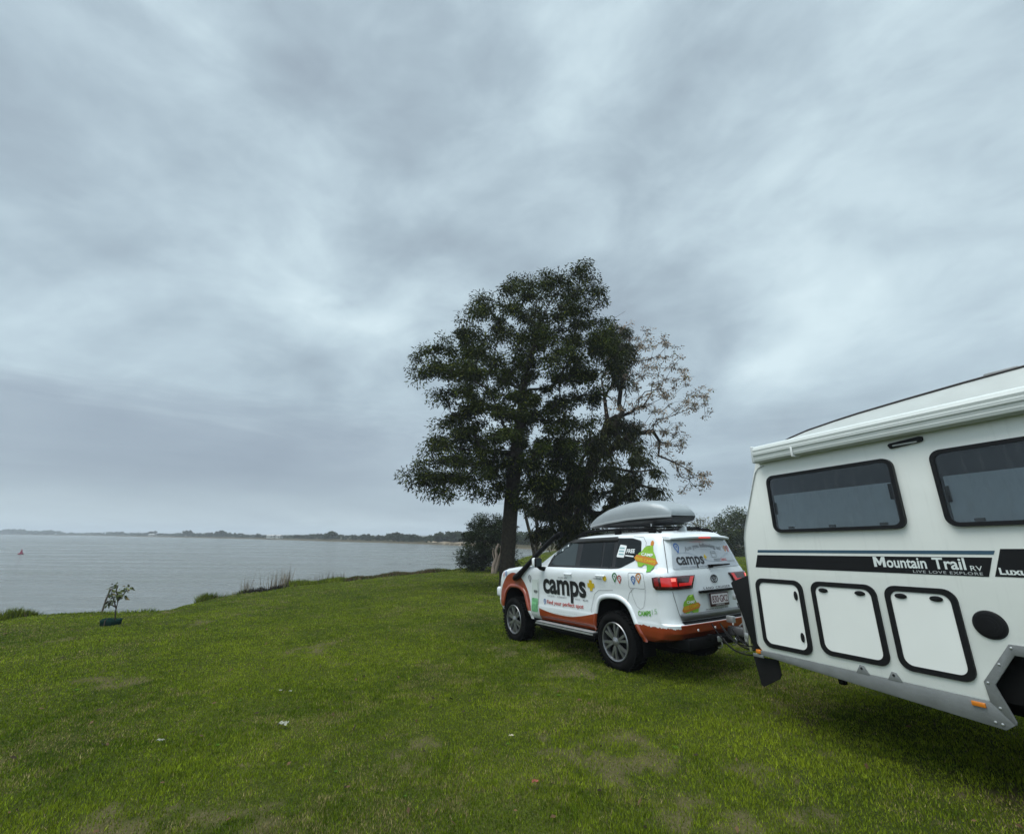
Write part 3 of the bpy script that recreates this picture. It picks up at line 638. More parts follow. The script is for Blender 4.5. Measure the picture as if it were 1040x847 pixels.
# weeds and blown leaves on the lawn
n = 60; r = RNG.uniform(2.6, 14, n)**1.0; a_ = np.radians(RNG.uniform(-52, 50, n)); wx, wy = r*np.sin(a_), r*np.cos(a_); ix = np.repeat(np.arange(n), 16); m_ = len(ix)
th_ = RNG.random(m_)*2*np.pi; sz = (.010+.020*RNG.random(n))[ix]; x, y = wx[ix], wy[ix]; z = height(wx, wy)[ix]+.004; ct, st_ = np.cos(th_), np.sin(th_)
V = np.stack([np.stack([x, y, z], 1), np.stack([x+(ct*.6-st_*.3)*sz, y+(st_*.6+ct*.3)*sz, z+.5*sz], 1), np.stack([x+ct*sz*1.2, y+st_*sz*1.2, z+.25*sz], 1), np.stack([x+(ct*.6+st_*.3)*sz, y+(st_*.6-ct*.3)*sz, z+.45*sz], 1)], 1)
C = np.repeat((np.array([.06, .13, .012])*(.5+.9*RNG.random((n, 1))))[ix], 4, 0)
tag(link('lawn_weeds', npmesh('lawn_weeds', V.reshape(-1, 3), np.arange(m_*4).reshape(-1, 4), C), GM), 'small broad leaved weeds scattered through the lawn', 'weeds', kind='stuff')
n = 700; r = RNG.uniform(2.2, 26, n); a_ = np.radians(RNG.uniform(-50, 45, n)); x, y = r*np.sin(a_), r*np.cos(a_); th_ = RNG.random(n)*2*np.pi; sz = .010+.018*RNG.random(n)+.0010*r; z = height(x, y)+.028; ct, st_ = np.cos(th_), np.sin(th_); tl = RNG.normal(0, .35, n)
V = np.stack([np.stack([x-ct*sz, y-st_*sz, z-tl*sz], 1), np.stack([x-st_*sz*.45, y+ct*sz*.45, z+.3*sz], 1), np.stack([x+ct*sz, y+st_*sz, z+tl*sz], 1), np.stack([x+st_*sz*.45, y-ct*sz*.45, z-.1*sz], 1)], 1)
C = np.repeat(np.where(RNG.random((n, 1)) < .5, np.array([.09, .055, .028]), np.array([.03, .022, .014]))*(.6+.8*RNG.random((n, 1))), 4, 0)
tag(link('fallen_leaves', npmesh('fallen_leaves', V.reshape(-1, 3), np.arange(n*4).reshape(-1, 4), C), LMD), 'small dry brown leaves blown across the lawn', 'leaves', kind='stuff')
# distant sign beyond the slim trees
p = gpt(549, 566.5); root = empty('lakeside_sign', (p.x, p.y, p.z)); tag(root, 'small red and white sign on a thin post beyond the slim trees', 'sign')
hs = 1.75+(543.8-551)*p.y/455-p.z
MB().tube([(0, 0, -.1), (0, 0, max(.5, hs))], .03, 6).build('post', GREY_W, root)
MB().box((0, -.04, hs), (.22, .02, .42)).build('sign_panel', mat('sign_white', (.7,.7,.68), .5), root)
MB().box((-.02, -.053, hs-.02), (.10, .004, .28)).build('red_band', mat('sign_red', (.5,.04,.05), .5), root)
# ------------------------------------------------------------------ four wheel drive
def rot3(r, pos): return Matrix(((r[0][0], r[0][1], r[0][2], pos[0]), (r[1][0], r[1][1], r[1][2], pos[1]), (r[2][0], r[2][1], r[2][2], pos[2]), (0, 0, 0, 1)))
CAR = rot3(((-.51850664, -.85461748, -.02792544), (.8542402, -.51916651, .0271995), (-.03774313, -.00975191, .99923989)), (2.38155728, 7.73108893, -.15782743))
VAN = rot3(((-.40014954, -.91641994, -.00740503), (.91604273, -.40019954, .02657166), (-.02731429, .00384932, .99961948)), (2.56382049, 5.09788374, .61732773))
LV = [  # z, half width, rear x, front x, rear corner rx, front corner rx
 (.50,.90,-.88,3.42,.25,.35),(.56,.945,-1.08,3.62,.25,.40),(.64,.962,-1.15,3.72,.25,.42),(.735,.964,-1.16,3.75,.25,.42),(.745,.962,-1.15,3.75,.25,.42),(.755,.960,-1.115,3.75,.25,.42),(.80,.958,-1.105,3.75,.25,.42),
 (.95,.950,-1.105,3.74,.25,.42),(1.12,.951,-1.10,3.72,.25,.45),(1.24,.960,-1.09,3.66,.25,.48),(1.30,.962,-1.085,3.58,.25,.5),(1.35,.958,-1.08,3.40,.25,.6),(1.39,.945,-1.072,3.05,.25,.6),
 (1.42,.922,-1.065,2.65,.25,.5),(1.44,.898,-1.06,2.28,.25,.4),(1.50,.876,-1.045,2.14,.24,.4),(1.62,.838,-1.015,1.92,.24,.42),(1.74,.797,-.985,1.69,.24,.45),(1.84,.760,-.955,1.49,.24,.45),
 (1.885,.738,-.935,1.38,.25,.5),(1.925,.690,-.90,1.24,.3,.6),(1.95,.60,-.82,1.02,.35,.6),(1.965,.47,-.68,.75,.4,.5),(1.972,.28,-.45,.45,.4,.4),(1.975,.10,-.2,.2,.15,.15)]
LZ = [l[0] for l in LV]
def lev(z): return [float(np.interp(z, LZ, [l[k] for l in LV])) for k in (1, 2, 3, 4, 5)]
def ys(x, z):
    w_, xr, xf, rr_, rf = lev(z); y = w_
    y *= 1-.030*max(0, min(1, (x-2.3)/1.4))**1.5 - .006*max(0, min(1, (.2-x)/1.0))
    if x < xr+rr_: q = min(1, (xr+rr_-x)/rr_); y -= min(.22, w_*.5)*(1-math.sqrt(max(0, 1-q*q)))
    if x > xf-rf: q = min(1, (x-xf+rf)/rf); y -= min(.35, w_*.6)*(1-math.sqrt(max(0, 1-q*q)))
    return y
def xrear(y, z):
    w_, xr, xf, rr_, rf = lev(z); ry = min(.22, w_*.5); b_ = .035*(min(abs(y), w_-ry)/max(.1, w_))**2
    if abs(y) > w_-ry: q = min(1, (abs(y)-w_+ry)/ry); return xr+b_+(rr_-b_)*(1-math.sqrt(max(0, 1-q*q)))
    return xr+b_
def outline(z):
    w_, xr, xf, rr_, rf = lev(z); ry = min(.22, w_*.5); fy = min(.35, w_*.6); pts = []
    for k in range(9): pts.append((xrear((w_-ry)*k/8, z), (w_-ry)*k/8))
    for k in range(1, 11): a = math.pi/2*k/11; y = w_-ry+ry*math.sin(a); pts.append((xrear(y, z), y))
    for k in range(61): x = xr+rr_+(xf-rf-xr-rr_)*k/60; pts.append((x, ys(x, z)))
    for k in range(1, 11): a = math.pi/2*k/11; x = xf-rf+rf*math.sin(a); pts.append((x, ys(x, z)))
    yl = ys(xf-1e-5, z)
    for k in range(6): pts.append((xf+.04*(k/5), yl*(1-k/5)))
    return pts+[(x, -y) for x, y in pts[-2:0:-1]]
zs = []
for a, b_ in zip(LZ[:-1], LZ[1:]):
    n_ = max(1, int(round((b_-a)/.03))); zs += [a+(b_-a)*k/n_ for k in range(n_)]
zs.append(LZ[-1])
paint = bpy.data.materials.new('car_paint'); paint.use_nodes = True; t = paint.node_tree; b = t.nodes['Principled BSDF']
b.inputs['Roughness'].default_value = .32; b.inputs['Coat Weight'].default_value = .6; b.inputs['Coat Roughness'].default_value = .06
oc = t.nodes.new('ShaderNodeTexCoord').outputs['Object']; sp_ = N(t, 'ShaderNodeSeparateXYZ'); t.links.new(oc, sp_.inputs[0]); PX, PY, PZ = sp_.outputs
def lt(a, b_): return M2(t, 'LESS_THAN', a, b_)
def gt(a, b_): return M2(t, 'GREATER_THAN', a, b_)
def AND(*v):
    r_ = v[0]
    for q in v[1:]: r_ = M2(t, 'MULTIPLY', r_, q)
    return r_
# vinyl wrap: wavy earth-coloured band along the sills, round the front arch and across the rear bumper
cv = N(t, 'ShaderNodeFloatCurve'); c_ = cv.mapping.curves[0]
for (u_, v_) in ((.0, .80),(.10, .755),(.27, .664),(.40, .635),(.55, .645),(.70, .668),(.80, .69),(1.0, .80)):
    pass
def curve(val, pts):
    n_ = t.nodes.new('ShaderNodeFloatCurve'); cc = n_.mapping.curves[0]
    cc.points[0].location = pts[0]; cc.points[1].location = pts[-1]
    for p_ in pts[1:-1]: cc.points.new(*p_)
    n_.mapping.update(); t.links.new(val, n_.inputs[1]); return n_.outputs[0]
t.nodes.remove(cv)
u_ = M2(t, 'DIVIDE', M2(t, 'SUBTRACT', PX, .38), 1.60, clamp=True)
zl = curve(u_, [(0, .76), (.12, .715), (.28, .668), (.42, .640), (.56, .638), (.72, .645), (.86, .668), (1, .70)])
door_or = AND(gt(PX, .30), lt(PX, 1.96), lt(PZ, zl))
dx = M2(t, 'SUBTRACT', PX, 2.86); dz = M2(t, 'SUBTRACT', PZ, .45)
rad_ = M2(t, 'SQRT', M2(t, 'ADD', M2(t, 'MULTIPLY', dx, dx), M2(t, 'MULTIPLY', M2(t, 'MULTIPLY', dz, dz), .62)))
arch_or = AND(gt(PX, 2.24), lt(PX, 3.42), lt(rad_, .66), gt(PZ, .62), lt(M2(t, 'ABSOLUTE', PX), 3.5))
nz = NOISE(t, MAPV(t, oc, (1, 1, .3)), 16, 4, .7); edge = M2(t, 'ADD', .700, M2(t, 'MULTIPLY', M2(t, 'SUBTRACT', nz, .5), .085))
bump_or = AND(lt(PX, -.36), M2(t, 'MAXIMUM', lt(PZ, edge), AND(lt(PZ, .742), lt(PX, -1.118))))
om = M2(t, 'MAXIMUM', door_or, M2(t, 'MAXIMUM', arch_or, bump_or))
wn = NOISE(t, oc, 3.0, 5, .6); wcol = MIX(t, wn, (.60, .63, .64), (.68, .71, .72))
dirt = AND(RAMP(t, NOISE(t, oc, 9, 5, .7), [(.42, 0.0), (.75, .6)]), lt(PZ, .66)); wcol = MIX(t, dirt, wcol, (.25, .22, .17))
on_ = MIX(t, NOISE(t, oc, 7, 5, .7), (.21, .030, .009), (.27, .042, .012))
t.links.new(MIX(t, om, wcol, on_), b.inputs['Base Color'])
BLK = mat('black_plastic', (.006,.006,.0065), .65, spec=.12); ARCH = mat('wheel_well', (.006,.006,.006), .95, spec=.1)
def cutter(poly, y0, y1):
    mb = MB(); mb.prism(poly, y0, y1, lambda u, v, w_: (u, w_, v), 1); me = bpy.data.meshes.new('cut'); me.from_pydata(mb.v, [], mb.f)
    bm = bmesh.new(); bm.from_mesh(me); bmesh.ops.recalc_face_normals(bm, faces=bm.faces)
    for f in bm.faces: f.material_index = 1
    bm.to_mesh(me); bm.free(); me.materials.append(paint); me.materials.append(ARCH); o = bpy.data.objects.new('cut', me); COL.objects.link(o); return o
def rounded(poly, r, n=6):
    out = []; m_ = len(poly)
    for i in range(m_):
        p0, p1, p2 = Vector(poly[i-1]), Vector(poly[i]), Vector(poly[(i+1) % m_]); a = (p0-p1); c = (p2-p1); rr_ = min(r, a.length*.45, c.length*.45)
        A, B_ = p1+a.normalized()*rr_, p1+c.normalized()*rr_
        for k in range(n+1): q = k/n; v = A*(1-q)**2+p1*2*q*(1-q)+B_*q*q; out.append((v.x, v.y))
    return out
rear_arch = rounded([(.44,.30),(.40,.60),(.30,.95),(.12,1.0),(-.14,1.0),(-.32,.90),(-.47,.60),(-.60,.30)], .12)
front_arch = rounded([(2.22,.30),(2.33,.62),(2.48,.92),(2.66,1.0),(3.00,1.0),(3.16,.90),(3.26,.62),(3.34,.30)], .14)
mb = MB(); rings = [[Vector((x, y, z)) for x, y in outline(z)] for z in zs]; nr = len(rings[0])
mb.v = [tuple(p) for r_ in rings for p in r_]
mb.f = [(i*nr+k, i*nr+(k+1) % nr, (i+1)*nr+(k+1) % nr, (i+1)*nr+k) for i in range(len(rings)-1) for k in range(nr)]+[tuple(range(nr))[::-1], tuple(range((len(rings)-1)*nr, len(rings)*nr))]
mb.mi = [0]*len(mb.f)
tmp = mb.build('car_body_src', [paint, ARCH], weld=False)
cuts = []
for poly in (rear_arch, front_arch):
    for sgn in (1, -1): cuts.append(cutter(poly, sgn*.52, sgn*1.3))
for c in cuts:
    md = tmp.modifiers.new('b', 'BOOLEAN'); md.object = c; md.operation = 'DIFFERENCE'; md.solver = 'EXACT'
bpy.context.view_layer.update(); dg = bpy.context.evaluated_depsgraph_get()
bme = bpy.data.meshes.new_from_object(tmp.evaluated_get(dg)); bme.name = 'body'
for c in cuts+[tmp]: bpy.data.objects.remove(c)
car = empty('four_wheel_drive', mw=CAR); tag(car, 'white four wheel drive wagon with orange sill wrap and black camps lettering', 'car')
bm = bmesh.new(); bm.from_mesh(bme)
for f in bm.faces: f.smooth = True
for e in bm.edges:
    if len(e.link_faces) == 2 and e.calc_face_angle(0) > math.radians(28): e.smooth = False
bm.to_mesh(bme); bm.free()
body = bpy.data.objects.new('body', bme); COL.objects.link(body); body.parent = car

def poly2(polys, step=.07):
    """2D polygons -> bmesh cut into a fine grid so it can follow a curved surface"""
    bm = bmesh.new()
    for poly in polys:
        vs = [bm.verts.new((u, v, 0)) for u, v in poly]; bm.faces.new(vs)
    grid_cut(bm, step); return bm
def grid_cut(bm, step):
    bmesh.ops.triangulate(bm, faces=[f for f in bm.faces if len(f.verts) > 4])
    us = [v.co.x for v in bm.verts]; vs = [v.co.y for v in bm.verts]
    for ax, lo, hi in ((0, min(us), max(us)), (1, min(vs), max(vs))):
        k = math.floor(lo/step)+1
        while k*step < hi:
            n_ = [0, 0, 0]; n_[ax] = 1; c = [0, 0, 0]; c[ax] = k*step
            bmesh.ops.bisect_plane(bm, geom=bm.verts[:]+bm.edges[:]+bm.faces[:], plane_co=c, plane_no=n_, dist=1e-6); k += 1
def finish(bm, name, fn, m, parent, thick=0, flip=False, sm=True):
    for v in bm.verts: v.co = Vector(fn(v.co.x, v.co.y))
    for f in bm.faces: f.smooth = sm
    me = bpy.data.meshes.new(name); bm.to_mesh(me); bm.free(); o = link(name, me, m, parent)
    if thick: s_ = o.modifiers.new('t', 'SOLIDIFY'); s_.thickness = thick; s_.offset = 0
    return o
def sidefn(off, sgn=1): return lambda u, v: (u, sgn*(ys(u, v)+off), v)
def rearfn(off): return lambda u, v: (xrear(u, v)-off, u, v)
def side(name, poly, m, off=.004, parent=None, sgn=1, thick=0, step=.07): return finish(poly2([poly], step), name, sidefn(off, sgn), m, parent or car, thick)
def rear(name, poly, m, off=.004, parent=None, thick=0, step=.07): return finish(poly2([poly], step), name, rearfn(off), m, parent or car, thick)
def ribbon(pts, w_):
    """strip polygons of width w_ along a 2D path"""
    out = []
    for (a, b_) in zip(pts[:-1], pts[1:]):
        d = Vector((b_[0]-a[0], b_[1]-a[1])); 
        if d.length < 1e-6: continue
        n_ = Vector((-d.y, d.x)).normalized()*w_/2; e = d.normalized()*w_*.3
        out.append([(a[0]+n_.x-e.x, a[1]+n_.y-e.y), (a[0]-n_.x-e.x, a[1]-n_.y-e.y), (b_[0]-n_.x+e.x, b_[1]-n_.y+e.y), (b_[0]+n_.x+e.x, b_[1]+n_.y+e.y)])
    return out
SEAM = mat('panel_gap', (.12,.12,.12), .8, spec=.1)
def seam(pts, fnmk, w_=.006, name='panel_gap', off=.0055, m=SEAM, closed=False):
    bm = bmesh.new()
    for q in ribbon(pts+(pts[:1] if closed else []), w_): bm.faces.new([bm.verts.new((a, b_, 0)) for a, b_ in q])
    bmesh.ops.triangulate(bm, faces=bm.faces[:]); return finish(bm, name, fnmk(off), m, car, 0)
def text_bm(s_, size, bold=0.0, xs=1.0, space=1.0, shear=0):
    cu = bpy.data.curves.new('t', 'FONT'); cu.body = s_; cu.size = 1; cu.offset = bold; cu.space_character = space; cu.shear = shear; cu.resolution_u = 4
    o = bpy.data.objects.new('t', cu); me = bpy.data.meshes.new_from_object(o); bpy.data.objects.remove(o); bpy.data.curves.remove(cu)
    bm = bmesh.new(); bm.from_mesh(me); bpy.data.meshes.remove(me)
    for v in bm.verts: v.co.x *= size*xs; v.co.y *= size
    return bm
def text_w(bm): xs = [v.co.x for v in bm.verts]; return min(xs), max(xs)
def text(name, s_, u0, u1, v0, hgt, fnmk, m, parent, bold=0, sgn=-1, off=.0075, slope=0, label=None, step=.09, arc=0, space=1.0, shear=0):
    """writes s_ from u0 to u1 (u falls if sgn=-1) with baseline v0 and capital height hgt"""
    size = hgt/.70; bm = text_bm(s_, size, bold, 1.0, space, shear); a, b_ = text_w(bm); k = abs(u1-u0)/(b_-a)
    if step: grid_cut(bm, step)
    for v in bm.verts:
        q = (v.co.x-a)*k; f = q/abs(u1-u0); v.co.x = u0+sgn*q; v.co.y = v0+v.co.y+slope*f+arc*4*f*(1-f)
    o = finish(bm, name, fnmk(off), m, parent, 0, sm=False)
    if label: o['label'] = label
    return o
# --- glass, pillars
GLS = mat('car_glass', (.008,.010,.011), .04, spec=.35); GLS2 = mat('front_glass', (.028,.038,.040), .05, spec=.7); TRIM = mat('black_trim', (.015,.015,.016), .35)
for sgn in (1, -1):
    side('window_surround', rounded([(1.72,1.425),(1.62,1.60),(1.46,1.865),(1.36,1.885),(.0,1.885),(-.33,1.875),(-.52,1.83),(-.545,1.66),(-.44,1.55),(-.15,1.435),(.0,1.425)], .03, 3), TRIM, .003, sgn=sgn)
    side('front_door_window', rounded([(1.63,1.44),(1.55,1.56),(1.40,1.815),(1.37,1.825),(.93,1.825),(.91,1.44)], .02, 3), GLS2, .0065, sgn=sgn)
    side('rear_door_window', rounded([(.80,1.44),(.80,1.822),(.30,1.822),(.27,1.44)], .02, 3), GLS, .0065, sgn=sgn)
    side('rear_door_quarter_light', rounded([(.235,1.44),(.255,1.82),(.05,1.82),(.02,1.44)], .015, 3), GLS, .0065, sgn=sgn)
    side('quarter_window', rounded([(-.045,1.44),(-.045,1.862),(-.33,1.862),(-.50,1.82),(-.527,1.66),(-.43,1.56),(-.17,1.445)], .03, 4), GLS, .0065, sgn=sgn)
    side('weather_shield', rounded([(1.50,1.80),(1.42,1.895),(-.02,1.905),(-.02,1.835),(1.30,1.832),(1.42,1.80)], .015, 3), mat('smoked_plastic', (.018,.017,.016), .30), .018, sgn=sgn, thick=.006)
# hint of the far side of the cabin in the front door glass
# windscreen
bm = bmesh.new(); W_ = []
for z in (1.46, 1.55, 1.65, 1.75, 1.86):
    w_, xr, xf, rr_, rf = lev(z); W_.append([bm.verts.new((xf+.012+.04*(1-abs(k)/4)*1.0-(.02*abs(k)/4), ys(xf-1e-5, z)*k/4*1.0, z)) for k in range(-4, 5)])
for a, b_ in zip(W_[:-1], W_[1:]):
    for k in range(8): bm.faces.new((a[k], a[k+1], b_[k+1], b_[k]))
me = bpy.data.meshes.new('windscreen'); bm.to_mesh(me); bm.free(); link('windscreen', me, GLS2, car)
# seams: doors, fuel flap, tailgate
archU = [(.47,.62),(.40,.93),(.36,1.02),(.24,1.09),(.07,1.10)]
for sgn in (1, -1):
    F_ = lambda off, s_=sgn: sidefn(off, s_)
    seam([(.94,1.42),(.955,1.15),(.95,.56)], F_); seam([(1.72,1.42),(1.90,1.38),(1.98,1.15),(1.97,.80),(1.93,.56)], F_); seam([(.07,1.42),(.07,1.0)], F_)
    seam([(.44,.56),(.50,.80),(.40,1.04),(.30,1.10),(-.02,1.12)], F_, .005)
    seam([(-.31,.98),(-.36,1.10),(-.45,1.17)], F_, .005); seam(rounded([(-.37,1.385),(-.66,1.385),(-.68,1.175),(-.37,1.175)], .03, 4), F_, .005, name='fuel_flap_gap' if sgn > 0 else 'panel_gap', closed=True); seam([(-.40,1.17),(-.43,1.04),(-.48,.94),(-.55,.90),(-.61,.93),(-.65,1.04),(-.675,1.17)], F_, .004)
    seam([(1.93,.56),(.45,.56)], F_, .008)
    seam([(-.33,1.90),(-.55,1.88),(-.62,1.80),(-.60,1.55)], F_, .005)
# door handles
for x0, x1 in ((1.12, .98), (.30, .16)):
    for sgn in (1, -1):
        mb = MB(); y_ = ys(1, 1.3)+.03; mb.tube([(x0+.03, sgn*(y_-.025), 1.318), (x0, sgn*y_, 1.32), (x1, sgn*y_, 1.32), (x1-.03, sgn*(y_-.025), 1.318)], .014, 8); mb.build('door_handle', mat('handle_white', (.68,.70,.71), .3, coat=.5), car, smooth=True)
# arch flares
for poly, nm in ((rear_arch, 'r'), (front_arch, 'f')):
    for sgn in (1, -1):
        bm = bmesh.new(); pp = [p for p in poly if p[1] > .44]; c = Vector((sum(p[0] for p in pp)/len(pp), .55)); rows = []
        if nm == 'f': pp = [p for p in pp if True]
        for off, sc in ((-.02, 1.0), (.016, 1.004), (.024, 1.05), (.020, 1.12), (.0, 1.15)):
            rows.append([bm.verts.new((c.x+(p[0]-c.x)*sc, sgn*(ys(min(3.3, c.x+(p[0]-c.x)*sc), max(.52, c.y+(p[1]-c.y)*sc))+off), c.y+(p[1]-c.y)*sc)) for p in pp])
        for a, b_ in zip(rows[:-1], rows[1:]):
            for k in range(len(pp)-1): bm.faces.new((a[k], a[k+1], b_[k+1], b_[k]))
        for f in bm.faces: f.smooth = True
        me = bpy.data.meshes.new('wheel_arch_flare'); bm.to_mesh(me); bm.free(); link('wheel_arch_flare', me, paint, car)
# side step
ALU = mat('dull_aluminium', (.42,.43,.43), .42, metal=.7, var=.12); CHR = mat('chrome', (.75,.76,.77), .12, metal=1)
for sgn in (1, -1):
    o = MB().box((1.16, sgn*.985, .445), (1.60, .15, .07)).build('side_step', BLK, car, bevel=.02)
    MB().box((1.16, sgn*1.0, .488), (1.56, .105, .014)).build('step_tread', ALU, o, bevel=.005)
    MB().box((1.16, sgn*1.064, .462), (1.56, .006, .024)).build('step_edge', ALU, o)
    MB().tube([(1.9, sgn*.96, .39), (.46, sgn*.96, .37)], .032, 10).build('rock_slider', BLK, car)
# underbody
MB().box((1.25, 0, .46), (4.2, 1.25, .24)).build('chassis', ARCH, car, bevel=.03)
MB().tube([(0, -.8, .40), (0, .8, .40)], .06, 10).build('rear_axle', ARCH, car)
MB().lathe([(.0,-.13),(.14,-.13),(.16,0),(.14,.13),(0,.13)], (0, 0, .38), 'Y', 16).build('differential', ARCH, car, smooth=True)
MB().box((-.95, 0, .50), (.40, 1.5, .14)).build('rear_valance', BLK, car, bevel=.03)
MB().box((3.55, 0, .50), (.30, 1.5, .14)).build('front_valance', BLK, car, bevel=.03)
MB().lathe([(.0,-.09),(.30,-.09),(.34,-.05),(.34,.05),(.30,.09),(0,.09)], (-.55, 0, .50), 'Z', 24).build('spare_wheel', BLK, car, smooth=True)
MB().tube([(-.5, -.55, .40), (-.95, -.55, .40), (-1.12, -.55, .385)], .036, 12).build('exhaust_pipe', mat('exhaust', (.35,.34,.33), .35, metal=.8), car, smooth=True)
for sgn in (1, -1): MB().box((-.50, sgn*.80, .40), (.012, .24, .26)).build('mud_flap', BLK, car, bevel=.004)
# front bumper end pieces
MB().box((3.64, 0, .87), (.22, 1.72, .20)).build('front_bumper', paint, car, bevel=.05, seg=4)
# wheels
TY = mat('tyre_rubber', (.0065,.0065,.0065), .9, spec=.06, bump=(60, .4, .004), var=.25); RIMS = mat('alloy_rim', (.27,.275,.28), .34, metal=.85, var=.06); RIMD = mat('brake_dark', (.008,.008,.008), .8, spec=.1)
def wheel(x, sgn, R_=.41, rim=.265, spokes=6, wd=.275, yc=.845, parent=None, zc=None, rimm=RIMS):
    root = parent or car; zc = R_ if zc is None else zc
    T = MB(); h_ = wd/2; prof = [(rim-.01,-h_+.03),(rim+.005,-h_+.012),(rim+.05,-h_-.006),(R_-.055,-h_-.002),(R_-.018,-h_+.022),(R_,-h_+.05),(R_,0),(R_,h_-.05),(R_-.018,h_-.022),(R_-.055,h_+.002),(rim+.05,h_+.006),(rim+.005,h_-.012),(rim-.01,h_-.03),(rim-.02,0),(rim-.01,-h_+.03)]
    T.lathe(prof, (0, 0, 0), 'Y', 48)
    for k in range(44):
        a = 2*math.pi*k/44
        for yy, tw in ((-h_+.035, .2), (h_-.035, -.2), (-.04, .5), (.04, -.5)):
            M_ = Matrix.Rotation(-a, 3, 'Y'); T.box(M_ @ Vector((R_+.002, yy, 0)), (.014, .05, R_*.085), M_ @ Matrix.Rotation(tw, 3, 'X'))
    w_ = T.build('wheel', TY, root, smooth=True, angle=30); w_.location = (x, sgn*yc, zc); w_.rotation_euler = (0, random.uniform(0, 1), 0)
    s_ = sgn*(h_)
    Rm = MB(); Rm.lathe([(rim+.004, s_*.93), (rim-.006, s_*1.0), (rim-.020, s_*.96), (rim-.03, s_*.55), (rim-.04, -s_*.6)], (0, 0, 0), 'Y', 48)
    for k in range(spokes):
        for da in (-.20, .20) if spokes == 6 and rim > .24 else (0,):
            a = 2*math.pi*k/spokes; 
            def P(r_, aa, yy): return (r_*math.cos(aa), yy, r_*math.sin(aa))
            w0, w1 = .017, .016; r0_, r1_ = .055, rim-.012; vs = []
            for r_, yy, ww, sp2 in ((r0_, s_*.86, w0, .35), (rim*.6, s_*.92, .017, .8), (r1_, s_*.86, w1, 1.0)):
                for q in (-1, 1):
                    ang = a+da*sp2; c_ = Vector(P(r_, ang, 0)); tn = Vector((-math.sin(ang), 0, math.cos(ang)))
                    vs += [c_+tn*q*ww*1.0+Vector((0, yy, 0)), c_+tn*q*ww*1.25+Vector((0, yy-s_*.22, 0))]
            Rm.add(vs, [(0,2,6,4),(4,6,10,8),(0,4,5,1),(4,8,9,5),(2,3,7,6),(6,7,11,10),(8,10,11,9),(0,1,3,2)])
    Rm.lathe([(0, s_*.93), (.045, s_*.93), (.06, s_*.88), (.07, s_*.70)], (0, 0, 0), 'Y', 24)
    Rm.build('rim', rimm, w_, smooth=True, angle=25)
    B_ = MB().lathe([(rim-.045, s_*.42), (.0, s_*.42)], (0, 0, 0), 'Y', 32).build('brake_disc', RIMD, w_)
    MB().lathe([(0, s_*.97), (.028, s_*.965), (.036, s_*.93)], (0, 0, 0), 'Y', 16).build('centre_cap', mat('cap_grey', (.3,.3,.31), .3, metal=.7), w_, smooth=True)
    return w_
for x in (0, 2.85):
    for sgn in (1, -1): wheel(x, sgn)
# snorkel and mirrors
mb = MB(); mb.tube([(2.82,.95,1.18),(2.72,.985,1.205),(2.60,1.0,1.24),(2.46,.995,1.325),(2.12,.965,1.545),(1.84,.93,1.725),(1.62,.895,1.865),(1.50,.87,1.94),(1.45,.86,1.965)], [.05,.062,.060,.050,.046,.045,.046,.050,.053], 10)
o = mb.build('snorkel', mat('snorkel_plastic', (.006,.006,.007), .6, spec=.2), car, smooth=True)
MB().tube([(1.47,.85,1.94),(1.40,.84,1.985),(1.33,.835,1.992)], [.052,.058,.050], 10).build('snorkel_head', BLK, o, smooth=True)
for sgn in (1, -1):
    o = MB().box((1.80, sgn*1.07, 1.50), (.09, .15, .17)).build('mirror', BLK, car, bevel=.035, seg=3)
    MB().box((1.832, sgn*1.085, 1.505), (.085, .15, .16)).build('mirror_cap', mat('mirror_white', (.70,.72,.73), .3, coat=.5), o, bevel=.03, seg=3)
    MB().box((1.752, sgn*1.07, 1.50), (.006, .12, .13)).build('mirror_glass', GLS2, o)
    MB().tube([(1.76, sgn*.93, 1.38), (1.79, sgn*1.02, 1.40), (1.80, sgn*1.07, 1.44)], [.04,.035,.03], 8).build('mirror_stalk', BLK, o, smooth=True)
# roof rails, fin, spoiler
for sgn in (1, -1):
    mb = MB(); mb.tube([(1.10, sgn*.62, 1.955),(.98, sgn*.62, 2.0),(.6, sgn*.625, 2.018),(0, sgn*.63, 2.020),(-.5, sgn*.62, 2.005),(-.70, sgn*.61, 1.975),(-.76, sgn*.60, 1.945)], .020, 8)
    for x in (.95, .1, -.62): mb.box((x, sgn*.622, 1.97), (.12, .04, .08))
    mb.build('roof_rail', BLK, car, smooth=True)
WHT = mat('white_paint', (.66,.69,.70), .3, coat=.5)
def fin(u, v, w_): return (u, w_, v)
MB().prism([(-.56,1.955),(-.70,2.035),(-.735,2.035),(-.74,1.94)], -.022, .022, fin).build('roof_fin', WHT, car, bevel=.008)
mb = MB(); V_ = []
for k in range(-8, 9):
    y = k/8*.70; e = (abs(k)/8)**2
    V_ += [(-.80+.05*e, y, 1.935-.045*e), (-.99+.06*e, y*.985, 1.905-.035*e), (-1.055+.07*e, y*.97, 1.872-.02*e), (-1.05+.07*e, y*.97, 1.852-.02*e), (-.93+.03*e, y, 1.835)]
mb.add(V_, [(5*i+k, 5*i+k+1, 5*i+6+k, 5*i+5+k) for i in range(16) for k in range(4)]+[(0,1,2,3,4), (84,83,82,81,80)])
o = mb.build('roof_spoiler', WHT, car, smooth=True)
MB().box((-1.052, .01, 1.853), (.02, .26, .016)).build('high_stop_lamp', mat('stop_lamp_red', (.5,.03,.02), .3, emis=((1, .10, .07), .28)), o, bevel=.004)
